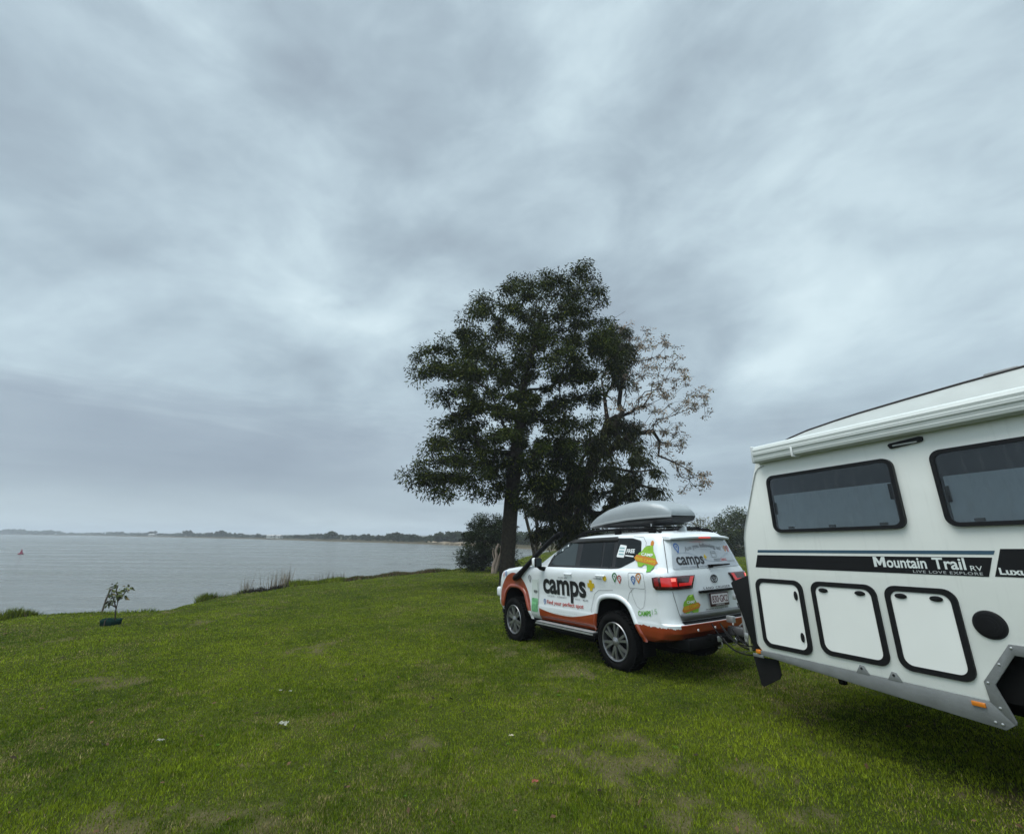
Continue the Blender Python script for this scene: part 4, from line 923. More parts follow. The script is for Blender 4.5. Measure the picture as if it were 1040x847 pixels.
# rear
REARG = mat('printed_rear_glass', (.36,.39,.42), .12, coat=.5, var=.04)
rear('rear_window', rounded([(.62,1.83),(-.68,1.83),(-.81,1.435),(.76,1.435)], .03, 4), REARG, .006)
seam([(.70,1.84),(.845,1.40),(.835,1.10),(.80,.90),(.76,.775),(-.76,.775),(-.80,.90),(-.835,1.10),(-.845,1.40),(-.70,1.84)], rearfn, .007)
MB().box((-1.105, .04, 1.452), (.02, .0, .0)) 
LGREY = mat('dark_chrome_trim', (.17,.175,.175), .35, metal=.5, var=.1)
rear('tailgate_garnish', [(.80,.875),(-.80,.875),(-.76,.790),(.76,.790)], LGREY, .012, thick=.012)
rear('tailgate_gap', [(.77,.782),(-.77,.782),(-.76,.748),(.76,.748)], BLK, .008)
# tail lights wrap round the corner: u 0..1 round the corner, 1..2 across the tailgate
def lightfn(off):
    def f(u, v):
        w_, xr, xf, rr_, rf = lev(v)
        if u <= 1:
            a = math.pi/2*(1-u); y = w_-.22+.22*math.sin(a); x = xrear(y, v) if u > .02 else xr+rr_
        else: y = w_-.22-(u-1)*.34; x = xrear(y, v)
        return (x-off*min(1, u+.2), y+off*(1-min(1, u)), v)
    return f
LRED = mat('lamp_red', (.42,.012,.012), .15, coat=.8, emis=((1, .03, .02), .11)); LDARK = mat('lamp_dark', (.045,.006,.007), .12, coat=.8); LBR = mat('lamp_lit', (.9,.15,.12), .3, emis=((1, .22, .17), .5))
for sgn in (1, -1):
    mk = (lambda off: lightfn(off)) if sgn > 0 else (lambda off: (lambda u, v: (lambda p_: (p_[0], -p_[1], p_[2]))(lightfn(off)(u, v))))
    def piece(nm, poly, m, off, par): return finish(poly2([poly], .06), nm, mk(off), m, par, 0)
    tl = piece('tail_light', [(.0,1.33),(.0,1.215),(.10,1.178),(1.70,1.182),(2.02,1.352),(.3,1.352)], LDARK, .014, car); s2 = tl.modifiers.new('t', 'SOLIDIFY'); s2.thickness = .02; s2.offset = 0
    piece('light_guide', [(.32,1.335),(.32,1.220),(.90,1.220),(.90,1.25),(.93,1.335)], LRED, .027, tl)
    piece('light_guide', [(.96,1.222),(1.68,1.226),(1.92,1.340),(1.70,1.340),(1.55,1.262),(.98,1.262)], LRED, .027, tl)
    piece('brake_lamp', [(.68,1.325),(.68,1.285),(.86,1.285),(.86,1.325)], LBR, .029, tl)
    piece('light_guide', [(.08,1.325),(.08,1.225),(.24,1.225),(.24,1.335)], mat('lamp_side', (.22,.01,.012), .15, coat=.8), .027, tl)
# emblem, lettering, handle bar, plate
DK = mat('dark_badge', (.10,.10,.105), .25, metal=.8)
def ring(cx0, cz0, a, b_, w_): 
    pts = [(cx0+a*math.cos(math.radians(k*15)), cz0+b_*math.sin(math.radians(k*15))) for k in range(24)]; return ribbon(pts+pts[:1], w_)
bm = bmesh.new()
for q in ring(-.02, 1.285, .075, .050, .011)+ring(-.02, 1.300, .048, .022, .010)+ring(-.02, 1.288, .020, .046, .010): bm.faces.new([bm.verts.new((a, b_, 0)) for a, b_ in q])
finish(bm, 'emblem', rearfn(.009), DK, car, .004)
text('model_lettering', 'LAND CRUISER', .25, -.36, 1.152, .030, rearfn, DK, car, .012, off=.008, step=0, space=1.25)
MB().box((-1.122, 0, 1.128), (.05, .74, .030)).build('tailgate_handle', BLK, car, bevel=.008)
o = MB().box((-1.128, -.03, 1.012), (.012, .415, .175)).build('number_plate', mat('plate_frame', (.05,.02,.022), .5), car, bevel=.004)
MB().box((-1.136, -.03, 1.020), (.003, .375, .125)).build('plate_face', mat('plate_white', (.62,.60,.60), .4), o)
MAR = mat('plate_maroon', (.10,.018,.03), .5)
flat = lambda off: (lambda u, v: (-1.1375-off, u, v))
text('plate_number', '830·GK2', .145, -.205, .975, .088, flat, MAR, o, .02, off=.001, step=0)
text('plate_state', 'QUEENSLAND', .07, -.12, .934, .018, flat, mat('plate_small', (.6,.58,.58), .4), o, .01, off=.0005, step=0)
for y in (.20, -.20, .56, -.56): MB().lathe([(0,-.004),(.013,-.003),(.016,.003)], (-1.168, y, .668), 'X', 12).build('parking_sensor', mat('sensor', (.62,.6,.58), .3), car)
# wiper
mb = MB(); mb.tube([(xrear(.02, 1.455)-.03, .0, 1.462), (xrear(-.2, 1.47)-.04, -.22, 1.464), (xrear(-.4, 1.47)-.03, -.46, 1.468)], [.018, .014, .010], 6); mb.box((xrear(0, 1.45)-.02, .0, 1.455), (.04, .07, .04)); mb.build('rear_wiper', BLK, car)
# --- stickers and lettering
INK = mat('ink_black', (.010,.010,.012), .4); YEL = mat('ink_yellow', (.52,.36,.012), .45); REDI = mat('ink_red', (.42,.06,.05), .45); GRN = mat('ink_green', (.10,.32,.035), .45); LGR = mat('ink_lime', (.20,.38,.03), .45); ORG = mat('ink_orange', (.48,.17,.02), .45); BLU = mat('ink_blue', (.045,.13,.36), .45); GREY = mat('ink_grey', (.20,.21,.22), .5); WHI = mat('ink_white', (.66,.68,.68), .45)
SF = sidefn
text('side_lettering', 'camps', 1.81, .60, .985, .335, SF, INK, car, .030, slope=-.005)
def plus(u, v, a, w_): return [(u-w_, v+a), (u+w_, v+a), (u+w_, v+w_), (u+a, v+w_), (u+a, v-w_), (u+w_, v-w_), (u+w_, v-a), (u-w_, v-a), (u-w_, v-w_), (u-a, v-w_), (u-a, v+w_), (u-w_, v+w_)]
side('yellow_plus', plus(.47, 1.165, .082, .034), YEL, .007)
text('side_tagline', 'Find your perfect spot', 1.70, .68, .795, .062, SF, REDI, car, .018, slope=.005)
text('side_small_print', 'LOCATE  .  CONNECT', 1.68, 1.12, .917, .026, SF, GREY, car, .01, step=0); text('side_small_print', 'WITH  .  MORE', .90, .56, .915, .026, SF, GREY, car, .012, step=0)
text('door_note', 'proudly with', 1.33, 1.08, 1.245, .024, SF, GREY, car, .012, step=0); text('door_note', 'camps app', .40, .20, 1.268, .026, SF, GREY, car, .012, step=0)
side('yellow_dot', [(.13+.042*math.cos(k*.5236), 1.285+.042*math.sin(k*.5236)) for k in range(12)], YEL, .007)
def pin(nm, fnmk, u, v, r_, m, off=.0075, dirn=-1):
    outer = [(u+r_*math.cos(math.radians(a)), v+r_*math.sin(math.radians(a))) for a in range(-50, 231, 14)]+[(u, v-r_*1.9)]
    bm = bmesh.new()
    for q in ribbon(outer+outer[:1], r_*.42): bm.faces.new([bm.verts.new((a, b_, 0)) for a, b_ in q])
    bm.faces.new([bm.verts.new((u+r_*.32*math.cos(k*.785), v+r_*.32*math.sin(k*.785), 0)) for k in range(8)]); return finish(bm, nm, fnmk(off), m, car)
pin('pin_sticker', SF, 1.765, .835, .030, BLU)
DG = mat('ink_deep_green', (.04,.16,.05), .45)
pin('pin_sticker', SF, -.09, 1.325, .042, DG); pin('pin_sticker', SF, -.19, 1.30, .036, REDI); pin('pin_sticker', SF, -.47, 1.30, .036, BLU); pin('pin_sticker', SF, -.57, 1.335, .042, ORG)
pin('pin_sticker', SF, 3.16, 1.27, .035, BLU); pin('pin_sticker', SF, 3.27, 1.25, .03, REDI); pin('pin_sticker', SF, 2.24, 1.215, .040, GREY)
side('phone_picture', rounded([(2.17,1.19),(1.94,1.19),(1.985,.575),(2.225,.575)], .03, 3), mat('phone_pale', (.50,.55,.52), .45), .007)
side('phone_map', rounded([(2.19,.86),(1.975,.86),(1.995,.62),(2.205,.62)], .04, 4), mat('map_green', (.14,.36,.17), .5, var=.5, vscale=14), .009)
text('phone_text', 'app', 2.12, 2.00, .96, .06, SF, INK, car, .02, step=0, off=.010)
def aus(u, v, s_, sg=-1): # coast outline, then the banner across it
    P_ = [(-.50,.08),(-.44,.22),(-.28,.30),(-.18,.42),(-.06,.50),(.04,.38),(.12,.30),(.20,.34),(.26,.52),(.32,.30),(.44,.12),(.52,-.06),(.46,-.26),(.32,-.42),(.14,-.40),(.06,-.24),(-.06,-.20),(-.22,-.30),(-.40,-.28),(-.46,-.10)]
    return [(u+sg*a*s_, v+b_*s_) for a, b_ in P_]
def ban(u, v, s_, t_, sg=-1): return [(u+sg*a*s_, v+(b_+t_*a)*s_) for a, b_ in [(-.62,-.02),(-.50,.12),(.48,.12),(.62,-.02),(.50,-.13),(-.50,-.13)]]
side('australia_sticker', aus(-.66, 1.575, .36), LGR, .010); side('australia_sticker_green_patch', [(-.66-.02, 1.50), (-.66-.16, 1.47), (-.66-.12, 1.41), (-.66-.05, 1.40)], GRN, .012)  # map sticker with a darker green printed patch
side('sticker_banner', ban(-.65, 1.565, .36, -.16), ORG, .0125); text('sticker_text', 'FREE CAMPS', -.465, -.835, 1.565, .040, SF, YEL, car, .035, off=.0145, step=0, slope=-.055)
text('sticker_script', 'CAMP', -.56, -.78, 1.625, .040, SF, WHI, car, .03, off=.0135, step=0, slope=-.02)
side('orange_dot', [(-.735+.030*math.cos(k*.5236), 1.785+.045*math.sin(k*.5236)) for k in range(12)], ORG, .008)
sq = rounded([(-.10,1.785),(-.245,1.765),(-.215,1.59),(-.055,1.60)], .02, 3); side('white_sticker', sq, WHI, .010)
for dz in (0, .045, .09): side('sticker_lines', [(-.095,1.635+dz),(-.205,1.628+dz),(-.202,1.648+dz),(-.093,1.655+dz)], mat('ink_teal', (.20,.34,.36), .5), .0115)
text('white_lettering', 'FREE', -.255, -.42, 1.66, .055, SF, WHI, car, .03, off=.0105, step=0); side('white_underline', [(-.24,1.615),(-.41,1.60),(-.41,1.617),(-.24,1.632)], WHI, .0105)
text('green_lettering', 'CAMPS', -.50, -.735, .815, .062, SF, GRN, car, .035, slope=.02); text('green_lettering', '15', -.755, -.845, .855, .062, SF, mat('ink_pale_green', (.30,.45,.30), .5), car, .0, slope=.02)
text('door_moulding_text', '- - - - - - - - - - - - -', 1.48, .85, .692, .012, SF, GREY, car, .02, step=0)
# rear stickers
RF = rearfn
text('rear_lettering', 'camps', .655, .085, 1.495, .150, RF, INK, car, .022, off=.010)
rear('yellow_plus', plus(.03, 1.585, .032, .012), YEL, .010)
text('rear_question', 'Are you following us?', .42, -.42, 1.665, .058, RF, GREY, car, .012, arc=.055, off=.010)
seam([(.70+.0-k*.14, 1.585+.07*math.sin(k*.75+.3)) for k in range(10)], rearfn, .004, 'swoosh', .0095, m=mat('ink_light', (.20,.25,.30), .5))
pin('pin_sticker', RF, .57, 1.735, .042, BLU, .010); pin('pin_sticker', RF, -.52, 1.70, .026, ORG, .010); pin('pin_sticker', RF, -.59, 1.70, .028, REDI, .010)
bm = bmesh.new()
for q in ribbon([(-.13,1.655),(-.24,1.655),(-.24,1.575),(-.13,1.575),(-.13,1.655)], .007)+ribbon([(-.14,1.63),(-.235,1.63)], .010): bm.faces.new([bm.verts.new((a, b_, 0)) for a, b_ in q])
finish(bm, 'calendar_icon', rearfn(.010), GREY, car)
text('rear_small_lettering', 'FREE', -.16, -.30, 1.515, .040, RF, GREY, car, .02, off=.010, step=0); text('rear_small_lettering', 'CAMPING', -.31, -.46, 1.515, .038, RF, REDI, car, .01, off=.010, step=0); text('rear_small_lettering', 'australia wide', -.47, -.68, 1.505, .020, RF, GREY, car, .01, off=.010, step=0)
text('rear_fine_print', 'LOCATE . CONNECT . EXPLORE', .62, .05, 1.452, .014, RF, GREY, car, .01, off=.010, step=0)
rear('australia_sticker', aus(.565, .955, .29), LGR, .010); rear('sticker_banner', ban(.56, .945, .30, .14), ORG, .0125); text('sticker_text', 'FREE CAMPS', .72, .42, .915, .036, RF, YEL, car, .035, off=.0145, step=0, slope=.035); text('sticker_script', 'CAMP', .64, .48, .995, .034, RF, WHI, car, .03, off=.0135, step=0)
text('tailgate_note', 'www.camps.au', .28, -.22, .888, .022, RF, LGREY, car, .01, off=.009, step=0)
# towbar
mb = MB(); mb.box((-1.0, 0, .50), (.10, 1.2, .07)); mb.box((-1.14, 0, .505), (.22, .085, .085)); o = mb.build('towbar', mat('towbar_black', (.006,.006,.006), .6, spec=.12), car, bevel=.008)
MB().box((-1.20, .19, .53), (.02, .08, .07)).build('trailer_socket', ALU, car, bevel=.008); MB().box((-1.17, .34, .56), (.05,.07,.08)).build('trailer_socket', BLK, car, bevel=.01)
for y in (.16, -.16): 
    pts = [(-1.16-.05*math.sin(a), y, .46-.05*math.cos(a)) for a in [math.radians(k) for k in range(-20, 201, 20)]]; MB().tube(pts, .009, 6).build('shackle', ALU, car)

# roof box: its own thing on the roof
rb = empty('roof_box', mw=CAR @ Matrix.Translation((.12, .10, 2.02))); tag(rb, 'grey streamlined roof box with a black underside on the white four wheel drive', 'roof box')
RBM = mat('roof_box_grey', (.25,.275,.285), .35, var=.06, coat=.2)
def boxprof(x):
    # x from nose 1.05 to tail -.92: half width, seam height, top height, bottom height
    f = (1.05-x)/1.97
    hw = .41*min(1, (.42+.58*min(1, f/.35)**.7)); 
    if f > .72: hw *= math.sqrt(1-.55*((f-.72)/.28)**2.4)
    top = np.interp(f, [0,.06,.15,.3,.45,.6,.72,.85,.94,1.0], [.13,.20,.275,.36,.415,.45,.455,.42,.36,.25]); seam_ = np.interp(f, [0,.3,.6,1], [.105,.13,.165,.17]); bot = np.interp(f, [0,.2,.5,.85,1], [.085,.06,.045,.045,.085])
    return hw, float(seam_), float(top), float(bot)
mt, mbm = MB(), MB(); ns = 40; K = 18
for i in range(ns+1):
    x = 1.05-1.97*i/ns; hw, se, tp, bt = boxprof(x)
    for k in range(K+1):
        a = math.pi*k/K; c_, s_ = math.cos(a), math.sin(a); y = hw*(abs(c_)**.45)*(1 if c_ > 0 else -1); z = se+(tp-se)*(s_**.62)
        if .25 < abs(y)/hw < .62: z -= .012*min(1, (tp-se)/.15)
        mt.v.append((x, y, z))
for i in range(ns):
    for k in range(K): a = i*(K+1)+k; mt.f.append((a, a+1, a+K+2, a+K+1)); mt.mi.append(0)
mt.f.append(tuple(range(K+1))); mt.f.append(tuple(range(ns*(K+1), (ns+1)*(K+1)))[::-1]); mt.mi += [0, 0]
lid = mt.build('lid', RBM, rb, smooth=True, angle=50)
for i in range(ns+1):
    x = 1.05-1.97*i/ns; hw, se, tp, bt = boxprof(x)
    for q in ((hw*1.012, se+.010), (hw*1.02, se-.006), (hw*1.012, se-.022), (hw*.97, se-.024)):
        mbm.v.append((x, q[0], q[1]))
    for q in ((hw*.97, se-.024), (hw*1.012, se-.022), (hw*1.02, se-.006), (hw*1.012, se+.010)):
        mbm.v.append((x, -q[0], q[1]))
for i in range(ns):
    for k in range(7): a = i*8+k; mbm.f.append((a, a+1, a+9, a+8)); mbm.mi.append(0)
mbm.build('rim_band', mat('box_band_grey', (.34,.36,.37), .4), rb, smooth=True)
ml = MB()
for i in range(ns+1):
    x = 1.04-1.95*i/ns; hw, se, tp, bt = boxprof(x)
    for k in range(K+1):
        a = math.pi*k/K; c_, s_ = math.cos(a), math.sin(a); ml.v.append((x, .96*hw*(abs(c_)**.5)*(1 if c_ > 0 else -1), se-.015-(se-.015-bt)*(s_**.7)))
for i in range(ns):
    for k in range(K): a = i*(K+1)+k; ml.f.append((a, a+1, a+K+2, a+K+1)); ml.mi.append(0)
ml.f.append(tuple(range(K+1))); ml.f.append(tuple(range(ns*(K+1), (ns+1)*(K+1)))[::-1]); ml.mi += [0, 0]
ml.build('base', mat('roof_box_base', (.018,.019,.021), .5), rb, smooth=True, angle=50)
for x in (-.05, -.72):
    for sgn in (1, -1): MB().box((x, sgn*(boxprof(x)[0]*.80), boxprof(x)[2]*.83+.0), (.10, .02, .008), Matrix.Rotation(sgn*-.5, 3, 'X')).build('logo_patch', GREY, rb)
for x in (.50, -.62):
    o = MB().box((x, -.10, .010), (.07, 1.24, .022)).build('cross_bar', BLK, rb, bevel=.008); MB().tube([(x, .4, 0), (x, .4, .06)], .012, 6).build('clamp', ALU, o)
# ------------------------------------------------------------------ caravan
van = empty('caravan', mw=VAN); tag(van, 'white hybrid caravan with black stripes and dark framed windows behind the four wheel drive', 'caravan')
VW = mat('caravan_panel', (.69,.71,.67), .38, var=.035, coat=.25, bump=(1.6, .25, .02), vscale=1.2)
t = VW.node_tree; b = t.nodes['Principled BSDF']; src = b.inputs['Base Color'].links[0].from_socket
oc = t.nodes.new('ShaderNodeTexCoord').outputs['Object']
streak = RAMP(t, NOISE(t, MAPV(t, oc, (9, 1, .7)), 2.2, 5, .65), [(.55, 0.0), (.8, .22)])
t.links.new(MIX(t, streak, src, (.36, .37, .34)), b.inputs['Base Color'])
VF = mat('caravan_frame_black', (.008,.008,.009), .45, spec=.25); VAL = mat('checker_aluminium', (.19,.20,.197), .5, metal=.4, var=.12, bump=(55, .35, .004)); RIV = mat('rivet', (.7,.7,.7), .3, metal=.9)
Wd = 2.1; Lr = 5.4
def vf(u, v, w_): return (-u, -w_, v)           # u = distance back from the front corner, v = height, w = inward
outer = [(.045,0),(.0,.05),(.0,.57),(.008,.95),(.022,1.12),(.055,1.24),(.245,1.77),(.325,1.97),(.40,2.02),(Lr-.25,2.02),(Lr-.06,1.9),(Lr,1.5),(Lr,.02),(4.2,.02),(4.16,.14),(3.95,.375),(2.0,.375),(1.835,.125),(1.80,0)]
o = MB().prism(outer, 0, Wd, vf).build('body', VW, van, bevel=.012, seg=3)
# inside of the wheel arch, floor and chassis rails
MB().box((-2.98, -.50, .19), (2.3, .90, .36)).build('wheel_arch_liner', ARCH, van)
MB().box((-2.7, -1.05, -.05), (5.2, 1.2, .10)).build('floor_pan', ARCH, van)
for y in (-.55, -1.55): MB().box((-2.55, y, -.10), (5.3, .06, .14)).build('chassis_rail', ARCH, van)
# pop top roof: sides lean inwards up to a dark sealing strip, gently domed along its length
zt = [(.40,2.075),(.60,2.135),(.80,2.172),(1.10,2.203),(1.30,2.219),(1.70,2.24),(2.08,2.256),(2.41,2.264),(3.2,2.275),(4.0,2.26),(4.7,2.21),(5.1,2.13),(5.25,2.05)]
V_ = []; prof = lambda s_, z: [(s_, .02, 2.015), (s_, .20, z), (s_, .30, z+.02), (s_, Wd/2, z+.05), (s_, Wd-.30, z+.02), (s_, Wd-.20, z), (s_, Wd-.02, 2.015)]
mb = MB(); 
for s_, z in zt: mb.v += [(-q[0], -q[1], q[2]) for q in prof(s_, z)]
for i in range(len(zt)-1):
    for k in range(6): a = i*7+k; mb.f.append((a, a+1, a+8, a+7)); mb.mi.append(0)
mb.f += [tuple(range(7)), tuple(range((len(zt)-1)*7, len(zt)*7))[::-1]]; mb.mi += [0, 0]
mb.build('pop_top_roof', mat('roof_grey', (.34,.36,.345), .55, var=.06, bump=(5, .3, .01)), van, smooth=True, angle=40)
SEAL = mat('seal_black', (.018,.015,.016), .5)
mb = MB(); mb.tube([(-s_, -.20, z+.006) for s_, z in zt], .009, 8); mb.build('roof_seal', SEAL, van, smooth=True)
mb = MB(); mb.tube([(-.40,-.20,2.075),(-.385,-.17,2.04),(-.30,-.10,1.93),(-.205,-.03,1.68),(-.20,-.02,1.66)], .006, 6); mb.build('front_seal', mat('seal_brown', (.05,.028,.025), .5), van, smooth=True)
o = MB().box((-2.26, -.33, 2.296), (.20, .10, .035)).build('roof_vent', mat('vent_grey', (.20,.21,.21), .5), van, bevel=.014)
MB().box((-4.0, -.95, 2.36), (.9, .7, .16)).build('air_conditioner', WHT, van, bevel=.05)
# corner moulding
mb = MB(); mb.tube([(-.40,.004,1.86),(-.33,.006,1.845),(-.285,.006,1.80),(-.25,.006,1.72),(-.06,.006,1.235),(-.030,.006,1.12),(-.018,.006,.95),(-.012,.006,.55),(-.012,.006,.06)], .0045, 6)
mb.build('corner_moulding', mat('moulding_grey', (.38,.40,.39), .4), van, smooth=True)
# awning cassette
AWM = mat('awning_white', (.50,.53,.51), .45, coat=.05, var=.03)
ap = [(0,1.895),(.035,1.885),(.075,1.888),(.10,1.90),(.106,1.925),(.100,1.93),(.104,1.955),(.112,1.965),(.112,1.99),(.104,1.996),(.108,2.02),(.095,2.05),(.06,2.068),(0,2.072)]
aw = MB(); n_ = len(ap)
aw.v = [(-.37, a, z) for a, z in ap]+[(-5.0, a, z) for a, z in ap]; aw.f = [tuple(range(n_)), tuple(range(n_, 2*n_))[::-1]]+[(i, (i+1) % n_, n_+(i+1) % n_, n_+i) for i in range(n_)]; aw.mi = [0]*len(aw.f)
aw = aw.build('awning_cassette', AWM, van, smooth=True, angle=25)
MB().box((-.358, .052, 1.978), (.028, .118, .186)).build('end_cap', mat('awning_cap', (.52,.55,.54), .4), aw, bevel=.02, seg=3)
for s_ in (.80, 3.4): MB().box((-s_, .05, 1.886), (.022, .10, .02)).build('awning_clip', mat('clip_white', (.7,.72,.7), .4), aw, bevel=.004); MB().box((-s_, .11, 1.93), (.020, .008, .10)).build('awning_clip', mat('clip_white2', (.7,.72,.7), .4), aw, bevel=.003)
# windows: frame, tinted acrylic pane, blind, dark panel painted as the unlit inside
PANE = bpy.data.materials.new('tinted_acrylic'); PANE.use_nodes = True; t = PANE.node_tree; t.nodes.clear()
tr = N(t, 'ShaderNodeBsdfTransparent'); tr.inputs[0].default_value = (.80, .83, .85, 1); gl = N(t, 'ShaderNodeBsdfGlossy'); gl.inputs['Roughness'].default_value = .06; gl.inputs['Color'].default_value = (.9, .93, .95, 1)
fr_ = N(t, 'ShaderNodeFresnel'); fr_.inputs[0].default_value = 1.5; mx = N(t, 'ShaderNodeMixShader'); t.links.new(M2(t, 'ADD', M2(t, 'MULTIPLY', fr_.outputs[0], .9), .0), mx.inputs[0]); t.links.new(tr.outputs[0], mx.inputs[1]); t.links.new(gl.outputs[0], mx.inputs[2])
# water marks on the pane
df = N(t, 'ShaderNodeBsdfDiffuse'); df.inputs[0].default_value = (.25, .27, .27, 1); oc = N(t, 'ShaderNodeTexCoord').outputs['Object']
st = RAMP(t, NOISE(t, MAPV(t, oc, (10, 1, 2)), 2.2, 5, .7), [(.5, .01), (.78, .12)]); mx2 = N(t, 'ShaderNodeMixShader'); t.links.new(st, mx2.inputs[0]); t.links.new(mx.outputs[0], mx2.inputs[1]); t.links.new(df.outputs[0], mx2.inputs[2])
ou = N(t, 'ShaderNodeOutputMaterial'); t.links.new(mx2.outputs[0], ou.inputs[0])
BLIND = mat('pleated_blind', (.50,.54,.56), .8, var=.05); UNLIT_PANEL = mat('unlit_inside_panel', (.020,.023,.026), .8)
def frame(name, s0, z0, s1, z1, r_, w_, d0, d1, m, par):
    po, pi_ = rrect(s0, z0, s1, z1, r_, 6), rrect(s0+w_, z0+w_, s1-w_, z1-w_, max(.01, r_-w_*.6), 6); n_ = len(po); mb = MB()
    vs = [(-u, d1, v) for u, v in po]+[(-u, d1, v) for u, v in pi_]+[(-u, d0, v) for u, v in po]+[(-u, d0, v) for u, v in pi_]
    fs = []
    for i in range(n_): j = (i+1) % n_; fs += [(i, j, n_+j, n_+i), (2*n_+i, i, j, 2*n_+j)[::-1], (n_+i, n_+j, 3*n_+j, 3*n_+i)]
    mb.add(vs, fs); return mb.build(name, m, par, smooth=True, angle=40, bevel=0)
def plate(name, poly, d0, d1, m, par, bevel=0): return MB().prism(poly, d0, d1, lambda u, v, w_: (-u, w_, v)).build(name, m, par, bevel=bevel)
for s0, s1 in ((.415, 1.572), (1.826, 3.02), (3.35, 4.6)):
    z0, z1 = 1.162, 1.738
    f_ = frame('window_frame', s0, z0, s1, z1, .075, .030, .0, .034, VF, van)
    plate('window_backing', rrect(s0+.012, z0+.012, s1-.012, z1-.012, .06), .002, .004, UNLIT_PANEL, f_)
    plate('blind', rrect(s0+.045, z0+.03, s1-.05, z0+.375, .01), .006, .008, BLIND, f_)
    plate('window_pane', rrect(s0+.026, z0+.026, s1-.026, z1-.026, .055), .024, .028, PANE, f_)
    for q in (.16, .5, .86): MB().box((-(s0+(s1-s0)*q), .016, z0+.045), (.06, .014, .022)).build('window_latch', VF, f_, bevel=.004)
    MB().box((-(s1-.055), .02, z0+.30), (.030, .012, .13)).build('window_stay', VF, f_, bevel=.006); MB().box((-(s0+.055), .02, z0+.24), (.030, .012, .12)).build('window_stay', VF, f_, bevel=.006)
# locker doors
DOORM = mat('locker_white', (.73,.745,.71), .35, var=.04, coat=.25, vscale=1.5)
for s0, z0, s1, z1, latch in ((.090,.052,.597,.710,'v'), (.682,.092,1.233,.715,'h'), (1.295,.100,1.765,.720,'h')):
    f_ = frame('locker_frame', s0, z0, s1, z1, .085, .040, .0, .016, VF, van)
    d_ = plate('locker_door', rrect(s0+.036, z0+.036, s1-.036, z1-.036, .055), .001, .009, DOORM, f_)
    L = [(s1-.075, z1-.14), (s1-.075, z0+.15)] if latch == 'v' else [(s0+.115, z1-.075), (s1-.125, z1-.075)]
    for a, z in L:
        rx, rz = (.018, .042) if latch == 'v' else (.042, .020)
        l_ = plate('locker_latch', [(a+rx*math.cos(k*.3927), z+rz*math.sin(k*.3927)) for k in range(16)], .009, .019, VF, f_, bevel=.003)
# stripes and lettering
STB = mat('stripe_black', (.008,.008,.009), .45, spec=.25); STN = mat('stripe_blue', (.030,.075,.115), .35, coat=.2)
plate('blue_stripe', [(.165,.968),(2.03,.968),(2.042,.994),(.172,.994)], .0005, .0022, STN, van)
plate('black_stripe', [(.115,.818),(1.972,.818),(2.018,.948),(.158,.943)], .0005, .0022, STB, van)
plate('black_stripe', [(2.005,.822),(3.9,.822),(3.9,1.006),(2.072,1.006)], .0005, .0022, STB, van)
VWH = mat('letter_white', (.62,.66,.64), .4); VGR = mat('letter_grey', (.36,.38,.38), .4)
vfl = lambda off: (lambda u, v: (-u, .0022+off, v))
plate('brand_capital', [(1.262+.088*a, .862+.080*b_) for a, b_ in [(0,0),(0,1),(.27,1),(.5,.50),(.73,1),(1,1),(1,0),(.76,0),(.76,.60),(.57,.16),(.43,.16),(.24,.60),(.24,0)]], .0022, .0034, VWH, van)
text('brand_lettering', 'ountain', 1.358, 1.628, .862, .080, vfl, VWH, van, .022, sgn=1, off=.001, step=0); text('brand_lettering', 'Trail', 1.668, 1.862, .862, .080, vfl, VWH, van, .022, sgn=1, off=.001, step=0)
text('brand_lettering', 'RV', 1.885, 1.950, .856, .034, vfl, VWH, van, .0, sgn=1, off=.001, step=0)
text('motto', 'LIVE LOVE EXPLORE', 1.53, 1.945, .827, .019, vfl, VGR, van, .008, sgn=1, off=.001, step=0, space=1.15)
text('side_lettering', 'Luxury', 2.035, 2.235, .838, .042, vfl, VWH, van, .030, sgn=1, off=.001, step=0)
# grab handle light, round vent
h_ = plate('awning_light', [(1.568+.01,1.812),(1.585,1.808),(1.800,1.824),(1.814,1.836),(1.812,1.862),(1.795,1.868),(1.580,1.852),(1.566,1.84)], .0, .022, VF, van, bevel=.005); plate('light_lens', rrect(1.605,1.822,1.775,1.834,.004), .022, .025, mat('lens_grey', (.35,.36,.34), .2), h_)
v_ = MB().lathe([(0,.016),(.070,.016),(.088,.012),(.094,.0)], (-1.905, 0, .50), 'Y', 36).build('round_vent', VF, van, smooth=True)
for r_ in (.03, .05, .068): MB().lathe([(r_-.003,.018),(r_+.003,.018),(r_+.003,.015)], (-1.905, 0, .50), 'Y', 30).build('vent_ring', STB, v_)
# checker plate rail and arch trim
plate('side_rail', [(.035,-.040),(.035,.004),(1.79,.004),(1.805,.003),(1.90,-.105),(1.845,-.150)], -.004, .010, VAL, van, bevel=.002)
plate('arch_trim', [(1.80,.006),(1.905,-.105),(1.912,-.085),(1.850,.118),(1.992,.325),(3.955,.325),(4.10,.118),(4.04,-.09),(4.05,-.15),(4.10,-.15),(4.16,.125),(3.98,.392),(1.978,.392),(1.792,.127)], .0, .012, VAL, van, bevel=.002)
for a, z in ((1.815,.125),(1.90,.255),(1.985,.37),(1.845,-.02),(1.80,-.115),(1.835,-.118),(2.3,.37),(2.7,.37)): MB().lathe([(0,.018),(.007,.016),(.009,.012)], (-a, 0, z), 'Y', 10).build('rivet', RIV, van)
for s_ in (1.0, 1.235): 
    g_ = plate('rail_gusset', [(s_-.05,.0),(s_+.055,.0),(s_+.018,.062),(s_-.012,.066)], .0, .012, VAL, van, bevel=.002); MB().lathe([(0,.018),(.008,.016),(.010,.012)], (-s_, 0, .042), 'Y', 10).build('rivet', VF, g_)
AMB = mat('amber_lens', (.55,.17,.015), .25, coat=.5)
